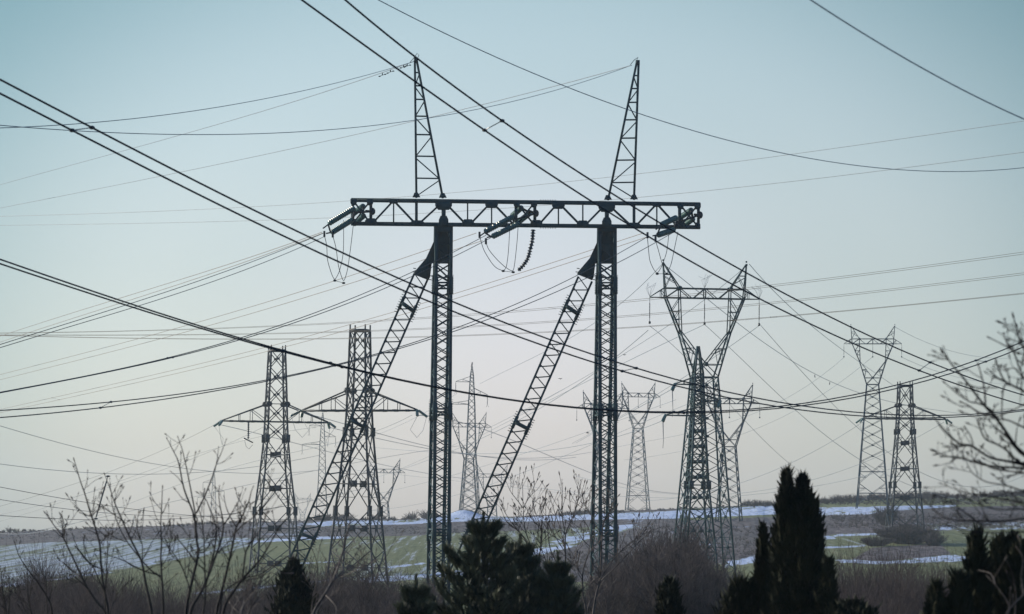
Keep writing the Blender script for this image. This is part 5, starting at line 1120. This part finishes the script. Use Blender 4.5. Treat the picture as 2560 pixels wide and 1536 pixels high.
# ---------------------------------------------------------------- evergreens
def cypress(px, ytop, D, prof, label, seed, n=9000, spray=.13, mt=THUJA, tops=((0, 0, 1.0),), group=None, name='cypress_tree', sw=.028):
    """prof: (height below the top in px, half width in px); tops: (dx px, dy px, width factor) leaders"""
    rg = np.random.default_rng(seed); k_ = D / FPX; tp = P(px, ytop, D); gz = float(terrain(tp[0], tp[1])); Hh = tp[2] - gz
    t_ = empty(name, (tp[0], tp[1], gz), 0, label=label, cat='evergreen tree', group=group)
    ph = np.array([p_[0] for p_ in prof]) * k_; pw = np.array([p_[1] for p_ in prof]) * k_
    cr = MB(); tr = MB(); tr.tube([(0, 0, -.3), (0.02, 0, Hh * .5), (0, 0, Hh * .93)], [.09, .06, .015], 8); tr.build('trunk', BARK_D, t_)
    vis = 230 * k_ + ph.max()
    for dx, dy, wf in tops:
        m_ = int(n * wf); h = rg.uniform(0, 1, m_) ** .8 * min(Hh - .4, vis); w = np.interp(h, ph, pw) * (wf if wf < 1 else 1)
        a = rg.uniform(0, 2 * np.pi, m_); lump = .88 + .17 * np.sin(a * 3 + h * 6 + seed) + .13 * np.sin(a * 7 - h * 11) + .12 * np.sin(h * 27 + a * 2)
        wisp = rg.random(m_) < .14
        rr = w * lump * np.sqrt(rg.uniform(.25, 1.05, m_)) * np.where(wisp, rg.uniform(1.0, 1.3, m_), 1); z = Hh - dy * k_ - h
        c = np.stack([dx * k_ + rr * np.cos(a), rr * np.sin(a), z], 1)
        d = np.stack([np.cos(a) * .5, np.sin(a) * .5, np.full(m_, 1.35)], 1) + rg.normal(size=(m_, 3)) * .35; d /= np.linalg.norm(d, axis=1)[:, None]
        s_ = rg.normal(size=(m_, 3)); s_ -= d * (s_ * d).sum(1)[:, None]; s_ /= np.linalg.norm(s_, axis=1)[:, None]
        L = (spray * rg.uniform(.5, 1.5, m_) * np.where(wisp, 1.7, 1))[:, None]; wd = (sw * rg.uniform(.6, 1.4, m_))[:, None]
        v = np.stack([c - s_ * wd * .4, c + s_ * wd * .4, c + d * L * .55 + s_ * wd, c + d * L, c + d * L * .5 - s_ * wd], 1).reshape(-1, 3)
        i = np.arange(m_)[:, None] * 5; f = np.concatenate([i + [0, 1, 2], i + [0, 2, 4], i + [4, 2, 3]]); cr.add(v, f)
        # dense inner mass of old foliage
        hs = np.linspace(.12, min(Hh - .3, vis), 26); th = np.linspace(0, 2 * np.pi, 14, endpoint=False)
        ww = np.interp(hs, ph, pw) * .62 * (wf if wf < 1 else 1)
        V_ = np.array([[dx * k_ + w_ * (1 + .2 * math.sin(3 * q + h_ * 6 + seed) + .15 * math.sin(5 * q - h_ * 9)) * math.cos(q), w_ * math.sin(q) * (1 + .2 * math.sin(3 * q + h_ * 6)), Hh - dy * k_ - h_] for h_, w_ in zip(hs, ww) for q in th])
        F_ = [(r_ * 14 + q, r_ * 14 + (q + 1) % 14, (r_ + 1) * 14 + (q + 1) % 14) for r_ in range(25) for q in range(14)] + [(r_ * 14 + q, (r_ + 1) * 14 + (q + 1) % 14, (r_ + 1) * 14 + q) for r_ in range(25) for q in range(14)]
        cr.add(V_, F_)
    cr.build('crown', mt, t_); return t_
cypress(735, 1402, 68, [(0, 4), (20, 16), (45, 32), (80, 44), (120, 56), (200, 66), (400, 72)], 'narrow dark cypress low among the bare branches, left of the left column', 41, 24000, .09, sw=.014)
cypress(1672, 1452, 60, [(0, 4), (25, 18), (60, 28), (120, 34), (300, 38)], 'small dark cypress poking up at the bottom edge right of the right column', 42, 15000, .085, tops=((0, 0, 1.0), (14, 8, .5)), sw=.013)
cypress(1992, 1193, 46, [(0, 2), (20, 9), (50, 23), (90, 37), (140, 46), (250, 51), (350, 55), (500, 64)], 'tall black twin-topped cypress in front of the hillside', 43, 40000, .075, tops=((14, 4, 1.0), (-24, -10, .66), (48, 78, .34), (-36, 110, .4)), sw=.011)
cypress(1908, 1318, 47, [(0, 2), (30, 7), (80, 15), (150, 24), (230, 42), (400, 70)], 'small pointed cypress touching the left side of the tall twin-topped one', 44, 16000, .07, sw=.011)
cypress(1850, 1455, 47, [(0, 10), (30, 30), (80, 50), (200, 60)], 'low dark evergreen bush at the left foot of the tall cypress', 45, 14000, .08, name='evergreen_bush', sw=.011)
cypress(2070, 1402, 45, [(0, 5), (30, 12), (80, 20), (150, 26), (200, 40)], 'dark side cypress pressed against the right flank of the tall one', 46, 9000, .07, sw=.011)
cypress(2130, 1505, 44, [(0, 12), (20, 50), (60, 70)], 'low dark bush at the right foot of the tall cypress', 47, 9000, .07, name='evergreen_bush', sw=.011)
G3 = 'dark cypresses in the lower right corner'
cypress(2442, 1336, 36, [(0, 4), (30, 16), (80, 26), (180, 36), (300, 50)], 'tallest dark cypress of the lower right corner group', 51, 15000, .065, group=G3, sw=.010)
cypress(2505, 1350, 37, [(0, 8), (25, 28), (80, 36), (180, 46), (300, 50)], 'broad dark cypress beside the tallest one in the lower right corner', 52, 18000, .065, tops=((0, 0, 1), (30, -8, .6)), group=G3, sw=.010)
cypress(2552, 1362, 36, [(0, 8), (25, 24), (80, 40), (300, 50)], 'dark cypress cut by the right edge in the lower corner', 53, 12000, .065, group=G3, sw=.010)
cypress(2398, 1440, 35, [(0, 4), (25, 16), (80, 26), (150, 36), (300, 50)], 'shorter dark cypress left of the tallest in the lower right corner', 54, 12000, .065, group=G3, sw=.010)
cypress(2340, 1462, 35, [(0, 4), (25, 14), (70, 24), (150, 30), (300, 50)], 'lowest and leftmost dark cypress of the lower right corner group', 55, 10000, .065, group=G3, sw=.010)
traced_tree('bare_tree', 30, [(zc([(2270, 1400), (2330, 1330), (2400, 1250), (2474, 1180), (2560, 1120)], 1960, 1200, 4.123), 3.2, 1.6), (zc([(2330, 1330), (2300, 1240), (2180, 1080), (2100, 1000)], 1960, 1200, 4.123), 1.8, .9), (zc([(2400, 1250), (2380, 1100), (2360, 960), (2290, 830)], 1960, 1200, 4.123), 1.8, .9),
    (zc([(2180, 1080), (2140, 960), (2000, 930)], 1960, 1200, 4.123), 1.4, .8), (zc([(2474, 1180), (2440, 1000), (2474, 800), (2400, 700)], 1960, 1200, 4.123), 1.6, .8)], (2500, 1560), 'sunlit bare sapling in front of the corner cypresses', BIRCH, 33, .08, 3.0, .22, .006, 1, None, .5)
def pine(px, ytop, D, label, seed, sc=1.0):
    rg = np.random.default_rng(seed); k_ = D / FPX; tp = P(px, ytop, D); gz = float(terrain(tp[0], tp[1])); Hh = tp[2] - gz
    t_ = empty('pine_tree', (tp[0], tp[1], gz), 0, label=label, cat='pine tree'); tr = MB(); nd = MB(); limb = MB()
    tr.tube([(0, 0, -.3), (.05, 0, Hh * .4), (0, 0, Hh - .1)], [.14, .1, .02], 8)
    def tuft(c, d, size, n=70):
        n = int(n * .8)
        d = d / np.linalg.norm(d); f = rg.uniform(-.9, .35, n); base = c[None] + d[None] * (f * size)[:, None]
        o = rg.normal(size=(n, 3)); o -= (o @ d)[:, None] * d[None]; o /= np.linalg.norm(o, axis=1)[:, None]
        dr = d[None] * rg.uniform(.8, 1.5, n)[:, None] + o * rg.uniform(.25, .7, n)[:, None]; dr /= np.linalg.norm(dr, axis=1)[:, None]
        L = size * rg.uniform(.45, .85, n)[:, None]; s_ = np.cross(dr, rg.normal(size=(n, 3))); s_ /= np.linalg.norm(s_, axis=1)[:, None]; w = .010
        v = np.stack([base - s_ * w, base + s_ * w, base + dr * L], 1).reshape(-1, 3); nd.add(v, np.arange(n * 3).reshape(-1, 3))
    tuft(np.array([0, 0, Hh - .05]), np.array([.03, 0, 1]), .16, 120); tuft(np.array([0, 0, Hh + .08]), np.array([.02, 0, 1]), .14, 90)
    z = Hh - .25; lv = 0
    prof_h = np.array([0, 40, 110, 170, 230, 300, 500]) * k_; prof_l = np.array([14, 46, 90, 130, 165, 200, 230]) * k_ * sc
    while z > Hh - 3.3:
        nb = int(5 + lv); ph0 = rg.uniform(0, 6.28)
        for b in range(nb):
            a = ph0 + 2 * np.pi * b / nb + rg.normal() * .25; Lm = float(np.interp(Hh - z, prof_h, prof_l)) * rg.uniform(.72, 1.12)
            dh = np.array([math.cos(a), math.sin(a), 0]); pts = [np.array([0, 0, z])]; m_ = 6
            for s in range(1, m_ + 1):
                f = s / m_; pts.append(np.array([0, 0, z]) + dh * Lm * f + np.array([0, 0, Lm * (.05 * f + .40 * f ** 2.4)]))
            pts = np.array(pts); limb.tube(pts, np.linspace(.025, .009, m_ + 1), 5)
            e = pts[-1] - pts[-2]; tuft(pts[-1], e / np.linalg.norm(e) + [0, 0, 1.3], .24, 130)
            for s in range(2, m_ + 1):
                for sd in (-1, 1, 0):
                    if rg.random() < .32: continue
                    lat_ = np.array([-dh[1], dh[0], 0]) * sd; q = pts[s] * 1.0; l2 = Lm * rg.uniform(.14, .34) * (1.15 - s / m_ * .5) + .05
                    e2 = q + (lat_ + dh * .7) * l2 * .8 + [0, 0, l2 * rg.uniform(.3, .8)]
                    limb.tube([q, (q + e2) / 2 + [0, 0, -.02], e2], [.012, .009, .007], 4, False)
                    tuft(e2, (e2 - q) / np.linalg.norm(e2 - q) + [0, 0, 1.1], .20 * rg.uniform(.8, 1.2), 90)
                    if rg.random() < .3: tuft((q + e2) / 2, (e2 - q) + [0, 0, .2], .13, 45)
        z -= rg.uniform(.25, .36); lv += .3
    tr.build('trunk', BARK_D, t_); br = limb.build('branches', BARK_D, t_); nd.build('crown', PINE, t_); return t_
pine(1208, 1303, 60, 'tallest dark pine tree in the centre foreground before the left column', 61, .70)
pine(1300, 1358, 62, 'pine tree growing against the right side of the tallest pine', 62, .58)
pine(1395, 1402, 60, 'lower pine tree at the right end of the pine clump', 64, .5)
pine(1040, 1462, 57, 'low pine top left of the tallest pine, only its crown in view', 63, .5)
# ---------------------------------------------------------------- shrubs and thickets
def shrub_mesh(seed, h, r, stems, tw, rad, lean=0.0):
    rg = np.random.default_rng(seed); mb = MB()
    for _ in range(stems):
        a = rg.uniform(0, 6.28); q = rg.uniform(0, 1) ** .6 * r; hh = h * rg.uniform(.55, 1.0) * (1 - .35 * q / r)
        p = np.array([math.cos(a) * q * .25, math.sin(a) * q * .25, -.2]); e = np.array([math.cos(a) * q + lean * hh, math.sin(a) * q, hh]); m_ = 6; c = []
        for s in range(m_ + 1):
            f = s / m_; c.append(p + (e - p) * np.array([f ** 1.4, f ** 1.4, f]) + rg.normal(size=3) * .02 * h * (0 < s))
        c = np.array(c); rr = np.linspace(rad, rad * .35, m_ + 1); mb.seg(c, rr)
        for _k in range(tw):
            f = rg.uniform(.2, .98); k = min(int(f * m_), m_ - 1); b = c[k] + (c[k + 1] - c[k]) * (f * m_ - k); d = rg.normal(size=3) * .8 + [0, 0, .9]; d /= np.linalg.norm(d); L = h * rg.uniform(.07, .2)
            mid = b + d * L * .5 + rg.normal(size=3) * L * .06; mb.seg([b, mid, mid + (d + [0, 0, .3]) * L * .5], [rad * .45, rad * .35, rad * .25])
            if rg.random() < .6:
                d2 = rg.normal(size=3) + [0, 0, .6]; d2 /= np.linalg.norm(d2); mb.seg([mid, mid + d2 * L * .5], [rad * .3, rad * .22])
    return mb
def thicket(name, items, label, mt, seed, stems=26, tw=22, rad=.012, wj=1):
    """a mass of brushwood; items: (px, py of the tops, D, width px)"""
    rg = np.random.default_rng(seed); big = MB(); V_, F_ = [], []; n = 0
    protos = [shrub_mesh(seed * 10 + k, 1.0, .42, stems, tw, 1.0).arrays() for k in range(0)]
    for px, py, D, wpx in items:
        tp = P(px, py, D); gz = float(terrain(tp[0], tp[1])); h = max(tp[2] - gz, .5) * rg.uniform(.95, 1.12) + 4 * D / FPX; r = wpx * D / FPX / 2
        v, f = shrub_mesh(int(rg.integers(1e6)), h, r, stems, tw, rad * (D / 150)).arrays()
        big.add(v + [tp[0], tp[1], gz], f)
    o = big.build(name, mt); o['kind'] = 'stuff'; o['label'] = label; return o
rgn = np.random.default_rng(5)
def items(x0, x1, ys_, D0, D1, n, w):
    xs_ = rgn.uniform(x0, x1, n); return [(x, float(np.interp(x, [q[0] for q in ys_], [q[1] for q in ys_])) + abs(rgn.normal()) * 26 - 12, rgn.uniform(D0, D1), w * rgn.uniform(.7, 1.2)) for x in xs_]
thicket('brushwood', items(-60, 620, [(-60, 1430), (100, 1405), (300, 1425), (450, 1460), (620, 1445)], 80, 190, 320, 56), 'brown leafless brushwood along the bottom left', TWIG, 71, 26, 26, .014)
thicket('brushwood', items(600, 1090, [(600, 1450), (800, 1425), (860, 1415), (1000, 1432), (1090, 1450)], 110, 200, 280, 50), 'brown leafless brushwood at the feet of the squat towers', TWIG_R, 72, 30, 26, .014)
thicket('brushwood', items(1490, 1850, [(1490, 1430), (1560, 1375), (1640, 1335), (1740, 1340), (1780, 1395), (1880, 1450)], 150, 240, 230, 46), 'dense reddish brown thicket before the big Y-shaped tower', TWIG_R, 73, 24, 30, .017)
thicket('brushwood', items(1300, 1560, [(1300, 1480), (1430, 1440), (1560, 1420)], 180, 250, 50, 60), 'thin brushwood behind the birch trees', TWIG_R, 74, 24, 22, .014)
thicket('brushwood', items(2060, 2400, [(2060, 1440), (2120, 1405), (2230, 1395), (2330, 1405), (2400, 1425)], 80, 150, 260, 50), 'grey brown brushwood between the tall cypress and the corner cypresses', TWIG, 75, 26, 26, .014)
def shrub(px, py, D, wpx, label, seed, mt=TWIG_R, stems=60, tw=26, rad=.014, group=None, ybase=None, h=None):
    tp = P(px, py, D); gz = float(terrain(tp[0], tp[1])); o = shrub_mesh(seed, max(tp[2] - gz, .8) if h is None else h, wpx * D / FPX / 2, stems, tw, rad * D / 150).build('shrub', mt)
    o.location = (tp[0], tp[1], gz); tag(o, label, 'shrub', group); return o
shrub(2268, 1308, 655, 185, 'dense rounded shrub around the feet of the squat tower at far right', 81, TWIG_R, 420, 34, .016)
shrub(2190, 1338, 645, 110, 'looser shrub at the left foot of the squat tower at far right', 82, TWIG_R, 120, 26, .014)
shrub(2335, 1328, 645, 90, 'low shrub at the right foot of the squat tower at far right', 83, TWIG_R, 100, 24, .013)
shrub(2215, 1255, 760, 90, 'spreading dark shrub on the slope behind the squat tower at far right', 84, TWIG_R, 60, 34, .013)
shrub(1690, 1352, 300, 120, 'taller shrub rising from the thicket before the big Y-shaped tower', 85, TWIG_R, 60, 30, .013)
shrub(1600, 1360, 290, 110, 'wide shrub at the left end of the thicket before the big Y-shaped tower', 86, TWIG_R, 50, 30, .013)
# scrub along the crest
def crest_scrub():
    rg = np.random.default_rng(91); mb = MB()
    for _ in range(1500):
        u = rg.uniform(-150, 2750); D = rg.uniform(925, 985)
        hgt = float(np.interp(u, [-150, 0, 30, 90, 140, 200, 300, 450, 560, 640, 770, 800, 880, 900, 930, 945, 1010, 1040, 1075, 1110, 1130, 1300, 1380, 1450, 1560, 1600, 1850, 1870, 1900, 1960, 2050, 2100, 2240, 2330, 2400, 2560, 2750],
                              [.4, .5, 1.3, .6, .4, .9, .5, .7, 1.2, .8, .5, 1.8, 1.9, .4, 1.7, 1.9, .5, 2.6, 2.6, .8, .2, .2, .6, 1.6, .9, .5, .7, 1.8, 2.0, 1.1, 1.6, 2.4, 1.8, 2.6, 1.5, 2.2, 2]))
        if rg.random() > .35 + hgt / 2.2: continue
        h = hgt * rg.uniform(.35, 1.1); x = (u - 1280) / FPX * D; z = float(terrain(x, D)); c = np.array([x, D, z - .1])
        for _k in range(9 if hgt < 1.5 else 14):
            e = c + [rg.normal() * h * .45, rg.normal() * h * .3, h * rg.uniform(.5, 1.0)]; mb.seg([c, (c + e) / 2 + rg.normal(size=3) * .06, e], [.06, .05, .03])
            if rg.random() < .6: mb.seg([(c + e) / 2, (c + e) / 2 + rg.normal(size=3) * h * .25 + [0, 0, h * .2]], [.04, .025])
    o = mb.build('scrub', TWIG); o['kind'] = 'stuff'; o['label'] = 'dark scrub along the crest of the hill'
crest_scrub()
def slope_scrub():
    rg = np.random.default_rng(92); mb = MB()
    for (x0, x1, y0, y1, n, hh) in ((1600, 2060, 1318, 1400, 900, .9), (2070, 2560, 1288, 1322, 900, 1.0), (640, 1480, 1318, 1336, 700, .5), (-50, 560, 1330, 1350, 500, .5), (1330, 1600, 1385, 1440, 400, .9), (2050, 2560, 1249, 1264, 500, 1.0)):
        for _ in range(n):
            gx_, gy_ = ground_fast(rg.uniform(x0, x1), rg.uniform(y0, y1))
            if gx_ is None: continue
            if inside(road_poly, np.array([gx_]), np.array([gy_]))[0]: continue
            z = float(terrain(gx_, gy_)); h = hh * rg.uniform(.3, 1.2); c = np.array([gx_, gy_, z - .05])
            for _k in range(6):
                e = c + [rg.normal() * h * .5, rg.normal() * h * .4, h * rg.uniform(.4, 1)]; mb.seg([c, e], [.035, .018])
    o = mb.build('dry_grass', TWIG); o['kind'] = 'stuff'; o['label'] = 'tall dry grass and weeds on the slope'
road_poly = fld([(1170, 1440), (1288, 1401), (1364, 1384), (1434, 1365), (1472, 1345), (1542, 1333), (1585, 1317), (1585, 1309), (1518, 1314), (1470, 1327), (1417, 1341), (1350, 1365), (1297, 1381), (1170, 1420)])
_gu = np.linspace(-100, 2660, 70); _gv = np.linspace(1240, 1450, 60); _GG = None
def ground_fast(px, py):
    global _GG
    if _GG is None:
        _GG = np.full((60, 70), np.nan); ts = np.linspace(380, 958, 240)
        for i, v_ in enumerate(_gv):
            for j, u_ in enumerate(_gu):
                d = ray(u_, v_); pts = CAM[None] + d[None] * (ts / d[1])[:, None]; k = np.where(pts[:, 2] <= terrain(pts[:, 0], pts[:, 1]))[0]
                if len(k): _GG[i, j] = ts[k[0]]
    i = (py - 1240) / 210 * 59; j = (px + 100) / 2760 * 69; i0, j0 = int(i), int(j); fi, fj = i - i0, j - j0
    D_ = (_GG[i0, j0] * (1 - fj) + _GG[i0, j0 + 1] * fj) * (1 - fi) + (_GG[i0 + 1, j0] * (1 - fj) + _GG[i0 + 1, j0 + 1] * fj) * fi
    if D_ != D_: return None, None
    d = ray(px, py); return CAM[0] + d[0] * D_ / d[1], D_
slope_scrub()
# ---------------------------------------------------------------- the air
hb = MB(); hb.beam((0, -90, 24), (0, 3450, 24), 3500, 74)
zmin, zmax = -3.0, 78.0
hb = MB(); hb.add([(x, y, z) for x in (-1750, 1750) for y in (-90, 3450) for z in (zmin, zmax)], [(0, 1, 3), (0, 3, 2), (4, 6, 7), (4, 7, 5), (0, 4, 5), (0, 5, 1), (2, 3, 7), (2, 7, 6), (0, 2, 6), (0, 6, 4), (1, 5, 7), (1, 7, 3)])
hm = bpy.data.materials.new('haze'); hm.use_nodes = True; ht = hm.node_tree; ht.nodes.remove(ht.nodes['Principled BSDF'])
pv = ht.nodes.new('ShaderNodeVolumePrincipled'); pv.inputs['Color'].default_value = (.78, .93, 1.0, 1); pv.inputs['Density'].default_value = 0.00011; pv.inputs['Anisotropy'].default_value = 0.3
ht.links.new(pv.outputs[0], ht.nodes['Material Output'].inputs['Volume'])
ho = hb.build('haze', hm); ho['kind'] = 'stuff'
